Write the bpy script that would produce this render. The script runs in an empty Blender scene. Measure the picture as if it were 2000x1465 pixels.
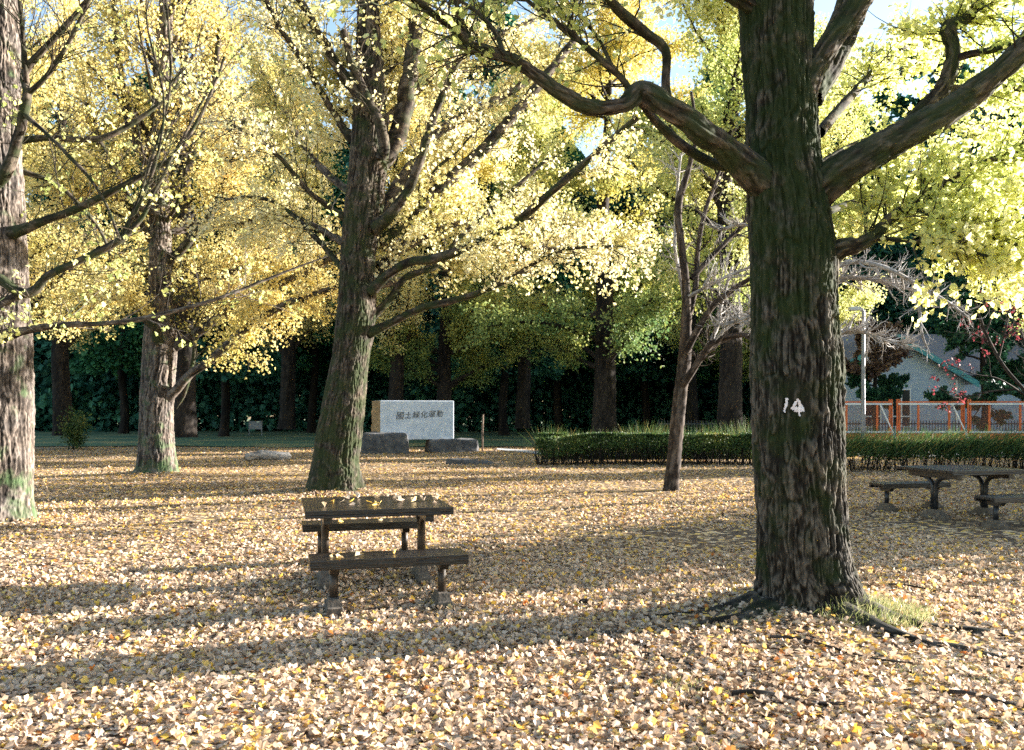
import bpy, math, random
import numpy as np
from mathutils import Vector

# ------------------------------------------------------------------ camera, world, sun, exposure
S = bpy.context.scene
C = S.collection
F_PX, Y_H, CAM_H = 1700.0, 800.0, 1.58
SUN_AZ, SUN_EL = math.radians(71), math.radians(12.5)
cam = bpy.data.cameras.new("camera")
cam.sensor_width = 36.0
cam.lens = 36.0 * F_PX / 2000.0
cam.shift_y = (Y_H - 732.5) / 2000.0
cam.clip_start, cam.clip_end = 0.05, 3000.0
cam.dof.use_dof = True
cam.dof.focus_distance = 9.0
cam.dof.aperture_fstop = 4.0
camo = bpy.data.objects.new("camera", cam)
C.objects.link(camo)
camo.location = (0, 0, CAM_H)
camo.rotation_euler = (math.radians(90), 0, 0)
S.camera = camo

w = bpy.data.worlds.new("World")
S.world = w
w.use_nodes = True
nt = w.node_tree
sky = nt.nodes.new("ShaderNodeTexSky")
sky.sky_type = 'NISHITA'
sky.sun_disc = False
sky.sun_elevation = SUN_EL
sky.sun_rotation = SUN_AZ
nt.links.new(sky.outputs[0], nt.nodes["Background"].inputs[0])
nt.nodes["Background"].inputs[1].default_value = 0.072

sun = bpy.data.lights.new("sun", 'SUN')
sun.energy = 5.0
sun.angle = math.radians(0.5)
sun.color = (1.0, 0.94, 0.86)
suno = bpy.data.objects.new("sun", sun)
C.objects.link(suno)
SD = Vector((math.sin(SUN_AZ) * math.cos(SUN_EL), math.cos(SUN_AZ) * math.cos(SUN_EL), math.sin(SUN_EL)))
suno.rotation_euler = SD.to_track_quat('Z', 'Y').to_euler()
suno.location = (30, 15, 30)

S.view_settings.view_transform = 'Standard'
S.view_settings.look = 'None'
S.view_settings.exposure = 2.65
S.view_settings.gamma = 1.0
S.cycles.max_bounces = 6
S.cycles.diffuse_bounces = 3
S.cycles.transmission_bounces = 4
S.cycles.glossy_bounces = 2
S.cycles.sample_clamp_indirect = 6.0
S.cycles.use_denoising = False

# ------------------------------------------------------------------ numeric helpers
def W(px, py, d):
    return np.array([(px - 1000.0) * d / F_PX, d, CAM_H - (py - Y_H) * d / F_PX])

def gd(py):
    return F_PX * CAM_H / (py - Y_H)

def _h(i, j, k, s):
    n = (i.astype(np.int64) * 374761393 + j.astype(np.int64) * 668265263 + k.astype(np.int64) * 2147483647 + s * 974711) & 0xffffffff
    n = ((n ^ (n >> 13)) * 1274126177) & 0xffffffff
    n = ((n ^ (n >> 16)) * 2246822519) & 0xffffffff
    return ((n ^ (n >> 15)) & 0xffffff) / float(0xffffff)

def vn(p, s=0):
    p = np.asarray(p, float)
    b = np.floor(p)
    f = p - b
    f = f * f * (3 - 2 * f)
    b = b.astype(np.int64)
    i, j, k = b[..., 0], b[..., 1], b[..., 2]
    r = 0
    for dx in (0, 1):
        wx = f[..., 0] if dx else 1 - f[..., 0]
        for dy in (0, 1):
            wy = f[..., 1] if dy else 1 - f[..., 1]
            for dz in (0, 1):
                wz = f[..., 2] if dz else 1 - f[..., 2]
                r = r + wx * wy * wz * _h(i + dx, j + dy, k + dz, s)
    return r

def vn2(x, y, sc, s=0):
    return vn(np.stack([np.asarray(x) * sc, np.asarray(y) * sc, np.zeros_like(x) + .37 * s], -1), s)

def unit(v):
    return v / np.maximum(np.linalg.norm(v, axis=-1, keepdims=True), 1e-9)

def barkh(c, f=13.0, s=3):
    c = np.asarray(c, float)
    wv = np.stack([vn(c * [9, 9, 4], s + 1), vn(c * [9, 9, 4], s + 2), vn(c * [7, 7, 5], s + 4)], -1) - .5
    q = c * [f, f, f * .15] + wv * [1.3, 1.3, .8]
    n1 = 1 - np.abs(2 * vn(q, s) - 1)
    n2 = 1 - np.abs(2 * vn(q * [1.7, 1.7, 1.9] + 7, s + 5) - 1)
    n3 = vn(c * [95, 95, 34], s + 6)
    n4 = vn(c * [40, 40, 22], s + 7)
    cr = np.clip(1 - np.abs(2 * vn(q * [1.15, 1.15, 1.0] + 3, s + 8) - 1) * 4.5, 0, 1)
    return np.clip(-.38 * cr + .40 * np.clip(n1 * 1.25 - .2, 0, 1) + .24 * n1 * n2 + .34 * (n3 - .4) + .40 * (n4 - .4) + .14, 0, 1)

def catmull(P, n):
    P = np.asarray(P, float)
    Q = np.vstack([2 * P[0] - P[1], P, 2 * P[-1] - P[-2]])
    m = len(P) - 1
    t = np.linspace(0, m, n)
    i = np.minimum(t.astype(int), m - 1)
    u = (t - i)[:, None]
    a, b, c, d = Q[i], Q[i + 1], Q[i + 2], Q[i + 3]
    return .5 * (2 * b + (c - a) * u + (2 * a - 5 * b + 4 * c - d) * u ** 2 + (3 * b - a - 3 * c + d) * u ** 3)

# ------------------------------------------------------------------ objects
def put(o, root=None, loc=None):
    C.objects.link(o)
    if root is not None:
        o.parent = root
    return o

def mesh(name, V, Fq, mat, root=None, attrs=None, smooth=True, tri=None):
    """V world coordinates; stored relative to the root's location."""
    V = np.asarray(V, np.float32)
    if root is not None:
        r = root
        off = np.zeros(3)
        while r is not None:
            off = off + np.array(r.location)
            r = r.parent
        V = V - off.astype(np.float32)
    me = bpy.data.meshes.new(name)
    Fq = np.asarray(Fq, np.int32).reshape(-1, 4) if len(Fq) else np.zeros((0, 4), np.int32)
    T = np.asarray(tri, np.int32).reshape(-1, 3) if tri is not None and len(tri) else np.zeros((0, 3), np.int32)
    me.vertices.add(len(V))
    me.vertices.foreach_set("co", V.ravel())
    nl = Fq.size + T.size
    me.loops.add(nl)
    me.loops.foreach_set("vertex_index", np.concatenate([Fq.ravel(), T.ravel()]))
    me.polygons.add(len(Fq) + len(T))
    me.polygons.foreach_set("loop_start", np.concatenate([np.arange(len(Fq)) * 4, Fq.size + np.arange(len(T)) * 3]).astype(np.int32))
    me.polygons.foreach_set("use_smooth", np.full(len(Fq) + len(T), smooth, bool))
    for k, a in (attrs or {}).items():
        a = np.asarray(a, np.float32)
        if a.ndim == 2:
            at = me.attributes.new(k, 'FLOAT_VECTOR', 'POINT')
            at.data.foreach_set("vector", a.ravel())
        else:
            at = me.attributes.new(k, 'FLOAT', 'POINT')
            at.data.foreach_set("value", a)
    me.update(calc_edges=True)
    me.materials.append(mat)
    return put(bpy.data.objects.new(name, me), root)

def thing(name, loc, label, cat, group=None, rz=0):
    o = bpy.data.objects.new(name, None)
    o.empty_display_size = .2
    C.objects.link(o)
    o.location = [float(v) for v in loc]
    o.rotation_euler = (0, 0, rz)
    return tag(o, label, cat, group)

def tag(o, label, cat, group=None):
    o["label"], o["category"] = label, cat
    if group:
        o["group"] = group
    return o

def kind(o, k):
    o["kind"] = k
    return o

def copy_tree(o, loc, rz, sc, label, group=None):
    r = o.copy()
    C.objects.link(r)
    r.location, r.rotation_euler, r.scale = loc, (0, 0, rz), (sc, sc, sc)
    r["label"] = label
    if group:
        r["group"] = group
    for ch in o.children:
        c = ch.copy()
        C.objects.link(c)
        c.parent = r
        for g in ch.children:
            e = g.copy()
            C.objects.link(e)
            e.parent = c
    return r

class Wood:
    def __init__(s):
        s.V, s.F, s.B, s.R, s.n = [], [], [], [], 0
    def add(s, V, F, B, R):
        s.V.append(V); s.F.append(F + s.n); s.B.append(B); s.R.append(R); s.n += len(V)
    def tube(s, P, R, seg=10, amp=0.0, f=13.0, seed=3, radfun=None):
        P = np.asarray(P, float); R = np.asarray(R, float); n = len(P)
        T = unit(np.gradient(P, axis=0))
        ref = np.array([0., 1., 0.]) if abs(T[0][1]) < .9 else np.array([1., 0., 0.])
        U = np.zeros_like(P)
        u = unit(ref - T[0] * ref.dot(T[0]))
        for i in range(n):
            u = unit(u - T[i] * u.dot(T[i])); U[i] = u
        Wv = np.cross(T, U)
        th = np.linspace(0, 2 * math.pi, seg, endpoint=False)
        c, sn = np.cos(th), np.sin(th)
        L = np.concatenate([[0], np.cumsum(np.linalg.norm(np.diff(P, axis=0), axis=1))])
        rr = np.repeat(R[:, None], seg, 1)
        if radfun is not None:
            rr = rr * radfun(th[None, :], L[:, None])
        B = np.stack([rr * c, rr * sn, np.repeat(L[:, None], seg, 1) + seed * 3.1], -1).reshape(-1, 3)
        if amp > 0:
            h = barkh(B, f, seed)
            d = (h.reshape(n, seg) - .55) * amp * np.minimum(1, R[:, None] / .06)
        else:
            h = vn(B * [40, 40, 9], seed) * .7 + .15
            d = 0
        V = P[:, None, :] + (rr + d)[..., None] * (U[:, None, :] * c[None, :, None] + Wv[:, None, :] * sn[None, :, None])
        s.add(V.reshape(-1, 3), grid_faces(n, seg), B, h)
    def twigs(s, P, R, seg=4):
        M, K = P.shape[:2]
        if M == 0:
            return
        T = unit(np.gradient(P, axis=1))
        ref = np.array([.31, .55, .77])
        U = unit(np.cross(T, ref))
        Wv = np.cross(T, U)
        th = np.linspace(0, 2 * math.pi, seg, endpoint=False)
        V = P[:, :, None, :] + R[:, :, None, None] * (U[:, :, None, :] * np.cos(th)[:, None] + Wv[:, :, None, :] * np.sin(th)[:, None])
        Fg = grid_faces(K, seg)
        Fa = (Fg[None] + (np.arange(M) * K * seg)[:, None, None]).reshape(-1, 4)
        V = V.reshape(-1, 3)
        s.add(V, Fa, V * 1.0, np.repeat(np.random.default_rng(M).uniform(.3, .9, M), K * seg))
    def build(s, name, mat, root, smooth=True):
        return mesh(name, np.vstack(s.V), np.vstack(s.F), mat, root,
                    {"bark": np.vstack(s.B), "ridge": np.concatenate(s.R)}, smooth)

def grid_faces(n, seg):
    i = np.arange(n - 1)[:, None] * seg
    j = np.arange(seg)[None, :]
    j2 = (j + 1) % seg
    return np.stack([i + j, i + j2, i + seg + j2, i + seg + j], -1).reshape(-1, 4)

# ------------------------------------------------------------------ growth
def grow(p, d, L, r0, rng, K=6, wig=.12, trop=0.05, tip=.25):
    M = len(p)
    P = np.zeros((M, K, 3)); P[:, 0] = p
    d = unit(d)
    st = (L / (K - 1))[:, None]
    for k in range(1, K):
        d = unit(d + rng.normal(0, wig, (M, 3)) + np.array([0, 0, trop]))
        P[:, k] = P[:, k - 1] + d * st
    R = r0[:, None] * np.linspace(1, tip, K)[None, :]
    return P, R

def pick(P, n, rng, t0=.1, t1=1.0):
    M, K = P.shape[:2]
    ln = np.linalg.norm(np.diff(P, axis=1), axis=2).sum(1)
    idx = rng.choice(M, n, p=ln / ln.sum())
    t = rng.uniform(t0, t1, n)
    x = np.minimum(t * (K - 1), K - 1.001)
    i = x.astype(int); u = (x - i)[:, None]
    a, b = P[idx, i], P[idx, i + 1]
    return idx, t, i, a + (b - a) * u, unit(b - a)

def spawn(P, R, n, rng, t0=.15, t1=1.0, ang=(35, 65), L=(.3, .8), fall=.45, rr=.5, rmin=.002, rmax=.05, up=.1, flat=.3, K=6, wig=.13, trop=.04):
    idx, t, i, pos, tan = pick(P, n, rng, t0, t1)
    v = rng.normal(0, 1, (n, 3)); v[:, 2] *= (1 - flat)
    v = unit(v - tan * (v * tan).sum(1, keepdims=True))
    a = np.radians(rng.uniform(ang[0], ang[1], n))[:, None]
    d = tan * np.cos(a) + v * np.sin(a) + np.array([0, 0, up])
    ln = rng.uniform(L[0], L[1], n) * (1 - fall * t)
    r0 = np.clip(R[idx, i] * rr, rmin, np.minimum(rmax, .004 + ln * .03))
    return grow(pos, d, ln, r0, rng, K, wig, trop)

# ------------------------------------------------------------------ leaves
FAN = np.array([[0, 0, 0], [-.50, .58, .0], [-.27, .97, 0], [0, .80, 0], [.27, .97, 0], [.50, .58, 0]])
FAN_Z = np.array([0, .16, .10, -.05, .10, .16])
KITE = np.array([[0, 0, 0], [-.42, .55, 0], [0, 1, 0], [.42, .5, 0]])
KITE_Z = np.array([0, .1, 0, .1])

def leaf_geo(P, fwd, nrm, size, rng, tint, shape='fan', curl=1.0):
    n = len(P)
    fwd = unit(fwd)
    nrm = unit(nrm - fwd * (nrm * fwd).sum(1, keepdims=True))
    rt = np.cross(fwd, nrm)
    T, Z, nf = (FAN, FAN_Z, np.array([[0, 3, 2, 1], [0, 5, 4, 3]])) if shape == 'fan' else (KITE, KITE_Z, np.array([[0, 3, 2, 1]]))
    m = len(T)
    size = np.broadcast_to(size, (n,))
    cz = (curl * rng.uniform(.2, 2.2, n) * rng.choice([-1, 1], n))[:, None] * Z[None, :]
    wd = rng.uniform(.8, 1.15, n)
    V = P[:, None, :] + size[:, None, None] * (rt[:, None, :] * (T[None, :, 0:1] * wd[:, None, None]) + fwd[:, None, :] * T[None, :, 1:2] + nrm[:, None, :] * cz[..., None])
    Fq = (nf[None] + (np.arange(n) * m)[:, None, None]).reshape(-1, 4)
    return V.reshape(-1, 3), Fq, np.repeat(tint, m)

def tree_leaves(P, n, rng, jit=.06, size=(.05, .075), t0=.15, shape='fan', clump=5, droop=.5, upn=.8):
    m = max(1, n // clump)
    idx, t, i, pos, tan = pick(P, m, rng, t0, 1.0)
    pos = np.repeat(pos, clump, 0); tan = np.repeat(tan, clump, 0)
    N = len(pos)
    pos = pos + rng.normal(0, jit, (N, 3))
    fwd = rng.normal(0, .8, (N, 3)) + tan * .4 - np.array([0, 0, droop])
    nrm = rng.normal(0, .7, (N, 3)) + np.array([0, 0, upn])
    sz = rng.uniform(size[0], size[1], N)
    base = np.repeat(rng.random(m), clump)
    lowf = vn(pos * .9, 11)
    tint = np.clip(.35 * base + .25 * rng.random(N) + .75 * (lowf - .5) + .2, 0, 1)
    return leaf_geo(pos, fwd, nrm, sz, rng, tint, shape)

def join_geo(gs):
    V, Fq, T, n = [], [], [], 0
    for v, f, t in gs:
        V.append(v); Fq.append(f + n); T.append(t); n += len(v)
    return np.vstack(V), np.vstack(Fq), np.concatenate(T)

def crown(name, gs, mat, root):
    V, Fq, T = join_geo(gs)
    return mesh(name, V, Fq, mat, root, {"tint": T}, smooth=False)

# ------------------------------------------------------------------ materials
def new_mat(name):
    m = bpy.data.materials.new(name)
    m.use_nodes = True
    n = m.node_tree.nodes
    return m, n, m.node_tree.links, n["Principled BSDF"], n["Material Output"]

def ramp(n, stops, interp='LINEAR'):
    r = n.new("ShaderNodeValToRGB")
    r.color_ramp.interpolation = interp
    e = r.color_ramp.elements
    while len(e) > 1:
        e.remove(e[0])
    e[0].position, e[0].color = stops[0][0], (*stops[0][1], 1)
    for p, c in stops[1:]:
        q = e.new(p); q.color = (*c, 1)
    return r

def leaf_mat(name, stops, trans=.45, rough=.55, spec=.25):
    m, n, l, b, out = new_mat(name)
    a = n.new("ShaderNodeAttribute"); a.attribute_name = "tint"
    r = ramp(n, stops)
    l.new(a.outputs["Fac"], r.inputs[0])
    l.new(r.outputs[0], b.inputs["Base Color"])
    b.inputs["Roughness"].default_value = rough
    b.inputs["Specular IOR Level"].default_value = spec
    t = n.new("ShaderNodeBsdfTranslucent")
    l.new(r.outputs[0], t.inputs[0])
    mx = n.new("ShaderNodeMixShader"); mx.inputs[0].default_value = trans
    l.new(b.outputs[0], mx.inputs[1]); l.new(t.outputs[0], mx.inputs[2])
    l.new(mx.outputs[0], out.inputs[0])
    return m

def bark_mat(name, dark, mid, light, moss=None, bump=.6, scale=16.0):
    m, n, l, b, out = new_mat(name)
    at = n.new("ShaderNodeAttribute"); at.attribute_name = "bark"
    rd = n.new("ShaderNodeAttribute"); rd.attribute_name = "ridge"
    mp = n.new("ShaderNodeMapping"); mp.inputs["Scale"].default_value = (1, 1, .3)
    l.new(at.outputs["Vector"], mp.inputs[0])
    n1 = n.new("ShaderNodeTexNoise"); n1.inputs["Scale"].default_value = scale * 3.0; n1.inputs["Detail"].default_value = 8; n1.inputs["Roughness"].default_value = .68
    l.new(mp.outputs[0], n1.inputs["Vector"])
    ma = n.new("ShaderNodeMath"); ma.operation = 'MULTIPLY_ADD'
    l.new(n1.outputs["Fac"], ma.inputs[0]); ma.inputs[1].default_value = .85
    mb_ = n.new("ShaderNodeMath"); mb_.operation = 'MULTIPLY_ADD'
    l.new(rd.outputs["Fac"], mb_.inputs[0]); mb_.inputs[1].default_value = .62; mb_.inputs[2].default_value = -.20
    l.new(mb_.outputs[0], ma.inputs[2])
    r = ramp(n, [(.25, dark), (.50, mid), (.82, light)])
    l.new(ma.outputs[0], r.inputs[0])
    col = r.outputs[0]
    n2 = n.new("ShaderNodeTexNoise"); n2.inputs["Scale"].default_value = 3.0; n2.inputs["Detail"].default_value = 4
    l.new(at.outputs["Vector"], n2.inputs["Vector"])
    hs = n.new("ShaderNodeMix"); hs.data_type = 'RGBA'; hs.blend_type = 'MULTIPLY'
    r2 = ramp(n, [(.3, (.72, .74, .78)), (.7, (1.12, 1.04, .95))])
    l.new(n2.outputs["Fac"], r2.inputs[0])
    hs.inputs[0].default_value = 1
    l.new(col, hs.inputs[6]); l.new(r2.outputs[0], hs.inputs[7])
    col = hs.outputs[2]
    if moss:
        n3 = n.new("ShaderNodeTexNoise"); n3.inputs["Scale"].default_value = 4.5; n3.inputs["Detail"].default_value = 6
        l.new(at.outputs["Vector"], n3.inputs["Vector"])
        geo = n.new("ShaderNodeNewGeometry")
        sx = n.new("ShaderNodeSeparateXYZ"); l.new(geo.outputs["Position"], sx.inputs[0])
        mr = n.new("ShaderNodeMapRange")
        mr.inputs[1].default_value, mr.inputs[2].default_value, mr.inputs[3].default_value, mr.inputs[4].default_value = moss[1], moss[2], -.12, .14
        l.new(sx.outputs[2], mr.inputs[0])
        ad = n.new("ShaderNodeMath"); ad.operation = 'ADD'
        l.new(n3.outputs["Fac"], ad.inputs[0]); l.new(mr.outputs[0], ad.inputs[1])
        st = n.new("ShaderNodeMapRange"); st.inputs[1].default_value = .44; st.inputs[2].default_value = .66; st.inputs[4].default_value = .85
        l.new(ad.outputs[0], st.inputs[0])
        mm = n.new("ShaderNodeMix"); mm.data_type = 'RGBA'
        l.new(st.outputs[0], mm.inputs[0]); l.new(col, mm.inputs[6]); mm.inputs[7].default_value = (*moss[0], 1)
        col = mm.outputs[2]
    l.new(col, b.inputs["Base Color"])
    b.inputs["Roughness"].default_value = .9
    b.inputs["Specular IOR Level"].default_value = .15
    bp = n.new("ShaderNodeBump"); bp.inputs["Strength"].default_value = bump; bp.inputs["Distance"].default_value = .012
    l.new(ma.outputs[0], bp.inputs["Height"]); l.new(bp.outputs[0], b.inputs["Normal"])
    return m

def plain_mat(name, col, rough=.7, col2=None, scale=6.0, bump=0.0, metal=0.0, spec=.4, stretch=(1, 1, 1), detail=6):
    m, n, l, b, out = new_mat(name)
    tc = n.new("ShaderNodeTexCoord")
    mp = n.new("ShaderNodeMapping"); mp.inputs["Scale"].default_value = stretch
    l.new(tc.outputs["Object"], mp.inputs[0])
    ns = n.new("ShaderNodeTexNoise"); ns.inputs["Scale"].default_value = scale; ns.inputs["Detail"].default_value = detail
    l.new(mp.outputs[0], ns.inputs["Vector"])
    c2 = col2 or tuple(min(1, v * 1.25) for v in col)
    r = ramp(n, [(.32, col), (.68, c2)])
    l.new(ns.outputs["Fac"], r.inputs[0]); l.new(r.outputs[0], b.inputs["Base Color"])
    b.inputs["Roughness"].default_value = rough
    b.inputs["Metallic"].default_value = metal
    b.inputs["Specular IOR Level"].default_value = spec
    if bump:
        bp = n.new("ShaderNodeBump"); bp.inputs["Strength"].default_value = bump; bp.inputs["Distance"].default_value = .02
        l.new(ns.outputs["Fac"], bp.inputs["Height"]); l.new(bp.outputs[0], b.inputs["Normal"])
    return m

M = {}
M['gold'] = leaf_mat("ginkgo_gold", [(0, (.40, .40, .10)), (.25, (.68, .62, .24)), (.5, (.85, .77, .42)), (.85, (.89, .83, .58)), (1, (.86, .62, .24))])
M['deepgold'] = leaf_mat("ginkgo_deep_gold", [(0, (.34, .33, .07)), (.25, (.64, .55, .19)), (.5, (.82, .69, .28)), (.85, (.87, .76, .40)), (1, (.82, .52, .15))], trans=.5)
M['goldgreen'] = leaf_mat("ginkgo_yellow_green", [(0, (.30, .40, .12)), (.35, (.56, .60, .20)), (.7, (.78, .74, .34)), (1, (.86, .80, .46))])
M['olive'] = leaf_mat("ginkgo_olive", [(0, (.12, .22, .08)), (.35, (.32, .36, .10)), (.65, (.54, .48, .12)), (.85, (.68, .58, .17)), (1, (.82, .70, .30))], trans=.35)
M['green'] = leaf_mat("evergreen_leaf", [(0, (.02, .09, .05)), (.5, (.05, .17, .075)), (1, (.11, .27, .09))], trans=.2, rough=.5)
M['dark'] = leaf_mat("dark_evergreen_leaf", [(0, (.02, .09, .07)), (.5, (.05, .17, .11)), (1, (.10, .26, .12))], trans=.15, rough=.6)
M['pine'] = leaf_mat("pine_needle", [(0, (.012, .05, .035)), (1, (.04, .12, .06))], trans=.1)
M['brownpine'] = leaf_mat("withered_needle", [(0, (.07, .05, .045)), (1, (.17, .11, .09))], trans=.1)
M['red'] = leaf_mat("red_leaf", [(0, (.12, .03, .035)), (.6, (.26, .045, .055)), (1, (.34, .15, .11))], trans=.45)
M['lime'] = leaf_mat("ginkgo_lime", [(0, (.36, .46, .13)), (.35, (.62, .66, .22)), (.7, (.78, .77, .34)), (1, (.87, .82, .46))], trans=.62)
M['litter'] = leaf_mat("fallen_ginkgo_leaf", [(0, (.13, .08, .05)), (.14, (.36, .25, .16)), (.38, (.54, .40, .28)), (.62, (.73, .57, .43)), (.82, (.78, .58, .27)), (.94, (.80, .52, .08)), (1, (.55, .20, .05))], trans=.25, rough=.5)
M['hedge'] = leaf_mat("hedge_leaf", [(0, (.02, .05, .02)), (.55, (.07, .12, .03)), (.85, (.20, .20, .05)), (1, (.45, .30, .06))], trans=.3)
M['weed'] = leaf_mat("weed_blade", [(0, (.03, .08, .03)), (.7, (.10, .18, .05)), (1, (.35, .25, .08))], trans=.35)
M['grass'] = leaf_mat("grass_blade", [(0, (.10, .14, .04)), (.5, (.26, .28, .10)), (1, (.52, .46, .26))], trans=.4)
M['bark_near'] = bark_mat("ginkgo_bark_near", (.009, .0075, .006), (.022, .0195, .015), (.125, .112, .092), moss=((.017, .029, .0075), -.4, 3.6))
M['bark'] = bark_mat("ginkgo_bark", (.009, .0075, .006), (.036, .029, .023), (.15, .125, .10), moss=((.030, .042, .016), 12.0, -1.5))
M['bark_pale'] = bark_mat("ginkgo_bark_pale", (.018, .015, .013), (.070, .058, .050), (.22, .19, .165), moss=((.07, .12, .05), 1.3, -.6))
M['bark_smooth'] = bark_mat("smooth_bark", (.016, .012, .010), (.040, .031, .025), (.12, .10, .085), bump=.25, scale=8)
M['bark_grey'] = bark_mat("grey_twig_bark", (.12, .115, .11), (.27, .26, .25), (.48, .465, .45), bump=.2)
M['bark_dark'] = bark_mat("dark_bark", (.007, .006, .0055), (.018, .015, .013), (.045, .038, .032))
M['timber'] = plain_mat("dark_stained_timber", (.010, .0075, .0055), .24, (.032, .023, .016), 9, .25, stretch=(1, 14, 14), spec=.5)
M['timber_shade'] = plain_mat("shade_tinted_timber", (.006, .006, .008), .26, (.014, .014, .018), 9, .2, stretch=(1, 14, 14), spec=.5)  # bluish dark timber copy; the shade on the right set is in its colour
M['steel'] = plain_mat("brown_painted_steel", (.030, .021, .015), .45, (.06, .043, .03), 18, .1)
M['steel_shade'] = plain_mat("shade_tinted_steel", (.012, .012, .014), .35, (.03, .03, .033), 18, .1)  # darker steel copy with the right set's shade in its colour
M['concrete'] = plain_mat("foot_concrete", (.07, .055, .042), .9, (.16, .13, .10), 25, .5)
M['granite'] = plain_mat("pale_granite", (.50, .56, .64), .85, (.68, .73, .80), 5, .2, detail=15)
M['granite_rough'] = plain_mat("rough_granite_bounce_lit", (.20, .13, .06), .95, (.42, .29, .16), 9, 1.0)  # tan puts the warm light bounced off the leaves into the rough end
M['letter'] = plain_mat("carved_letter_dark", (.06, .06, .065), .9, (.10, .10, .10), 20)
M['rock'] = plain_mat("dark_base_rock", (.05, .05, .055), .9, (.13, .125, .12), 5, .8)
M['paint'] = plain_mat("white_paint", (.62, .56, .58), .8, (.78, .74, .74), 40)
M['orange'] = plain_mat("orange_painted_steel", (.60, .13, .04), .5, (.72, .19, .06), 9)
M['white_steel'] = plain_mat("white_painted_steel", (.62, .62, .62), .5, (.78, .77, .75), 12)
M['wire'] = plain_mat("fence_wire", (.34, .15, .10), .6, (.42, .22, .15), 9)
M['picket'] = plain_mat("picket_paint", (.035, .04, .05), .6, (.06, .065, .075), 9)
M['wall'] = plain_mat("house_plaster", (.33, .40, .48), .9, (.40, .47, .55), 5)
M['teal'] = plain_mat("teal_trim", (.05, .22, .24), .6, (.08, .30, .31), 8)
M['roof'] = plain_mat("roof_shingle", (.09, .09, .10), .9, (.30, .28, .28), 22, .5, stretch=(1, 1, 2))
M['glass'] = plain_mat("dark_window", (.012, .016, .02), .12, (.02, .025, .03), 3, spec=.3)
M['pole'] = plain_mat("lamp_pole_grey", (.20, .20, .21), .5, (.28, .28, .29), 6, metal=.2)
M['lamp'] = plain_mat("lamp_head_pale", (.50, .51, .52), .4, (.62, .62, .62), 6)
M['board'] = plain_mat("faded_board", (.26, .30, .30), .7, (.36, .40, .40), 8)
M['stick'] = plain_mat("dead_stick", (.07, .045, .03), .9, (.19, .13, .09), 30, .6)
M['path'] = plain_mat("grey_path_gravel", (.28, .28, .28), .95, (.42, .41, .40), 30, .4)

# ground: brown soil under a speckled litter of leaves
def ground_mat():
    m, n, l, b, out = new_mat("leafy_ground")
    tc = n.new("ShaderNodeTexCoord")
    vo = n.new("ShaderNodeTexVoronoi"); vo.inputs["Scale"].default_value = 15.0
    wn = n.new("ShaderNodeTexNoise"); wn.inputs["Scale"].default_value = 22
    l.new(tc.outputs["Object"], wn.inputs["Vector"])
    mxv = n.new("ShaderNodeMix"); mxv.data_type = 'VECTOR'; mxv.inputs[0].default_value = .05
    l.new(tc.outputs["Object"], mxv.inputs[4]); l.new(wn.outputs["Color"], mxv.inputs[5])
    l.new(mxv.outputs[1], vo.inputs["Vector"])
    sp = n.new("ShaderNodeSeparateColor"); l.new(vo.outputs["Color"], sp.inputs[0])
    lr = ramp(n, [(0, (.08, .05, .03)), (.25, (.24, .16, .09)), (.5, (.48, .35, .21)), (.75, (.62, .47, .30)), (.9, (.74, .50, .16)), (1, (.70, .40, .05))])
    l.new(sp.outputs[0], lr.inputs[0])
    big = n.new("ShaderNodeTexNoise"); big.inputs["Scale"].default_value = .55; big.inputs["Detail"].default_value = 5
    l.new(tc.outputs["Object"], big.inputs["Vector"])
    ad = n.new("ShaderNodeMath"); ad.operation = 'MULTIPLY_ADD'; ad.inputs[1].default_value = .8
    l.new(big.outputs["Fac"], ad.inputs[0]); l.new(sp.outputs[1], ad.inputs[2])
    msk = n.new("ShaderNodeMapRange"); msk.inputs[1].default_value = .86; msk.inputs[2].default_value = 1.0
    l.new(ad.outputs[0], msk.inputs[0])
    sn = n.new("ShaderNodeTexNoise"); sn.inputs["Scale"].default_value = 45; sn.inputs["Detail"].default_value = 8
    l.new(tc.outputs["Object"], sn.inputs["Vector"])
    sr = ramp(n, [(.3, (.055, .037, .026)), (.7, (.17, .125, .09))])
    l.new(sn.outputs["Fac"], sr.inputs[0])
    mx = n.new("ShaderNodeMix"); mx.data_type = 'RGBA'
    l.new(msk.outputs[0], mx.inputs[0]); l.new(sr.outputs[0], mx.inputs[6]); l.new(lr.outputs[0], mx.inputs[7])
    l.new(mx.outputs[2], b.inputs["Base Color"])
    b.inputs["Roughness"].default_value = .9
    b.inputs["Specular IOR Level"].default_value = .1
    bp = n.new("ShaderNodeBump"); bp.inputs["Strength"].default_value = .5; bp.inputs["Distance"].default_value = .012
    l.new(sp.outputs[2], bp.inputs["Height"]); l.new(bp.outputs[0], b.inputs["Normal"])
    return m

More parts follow.
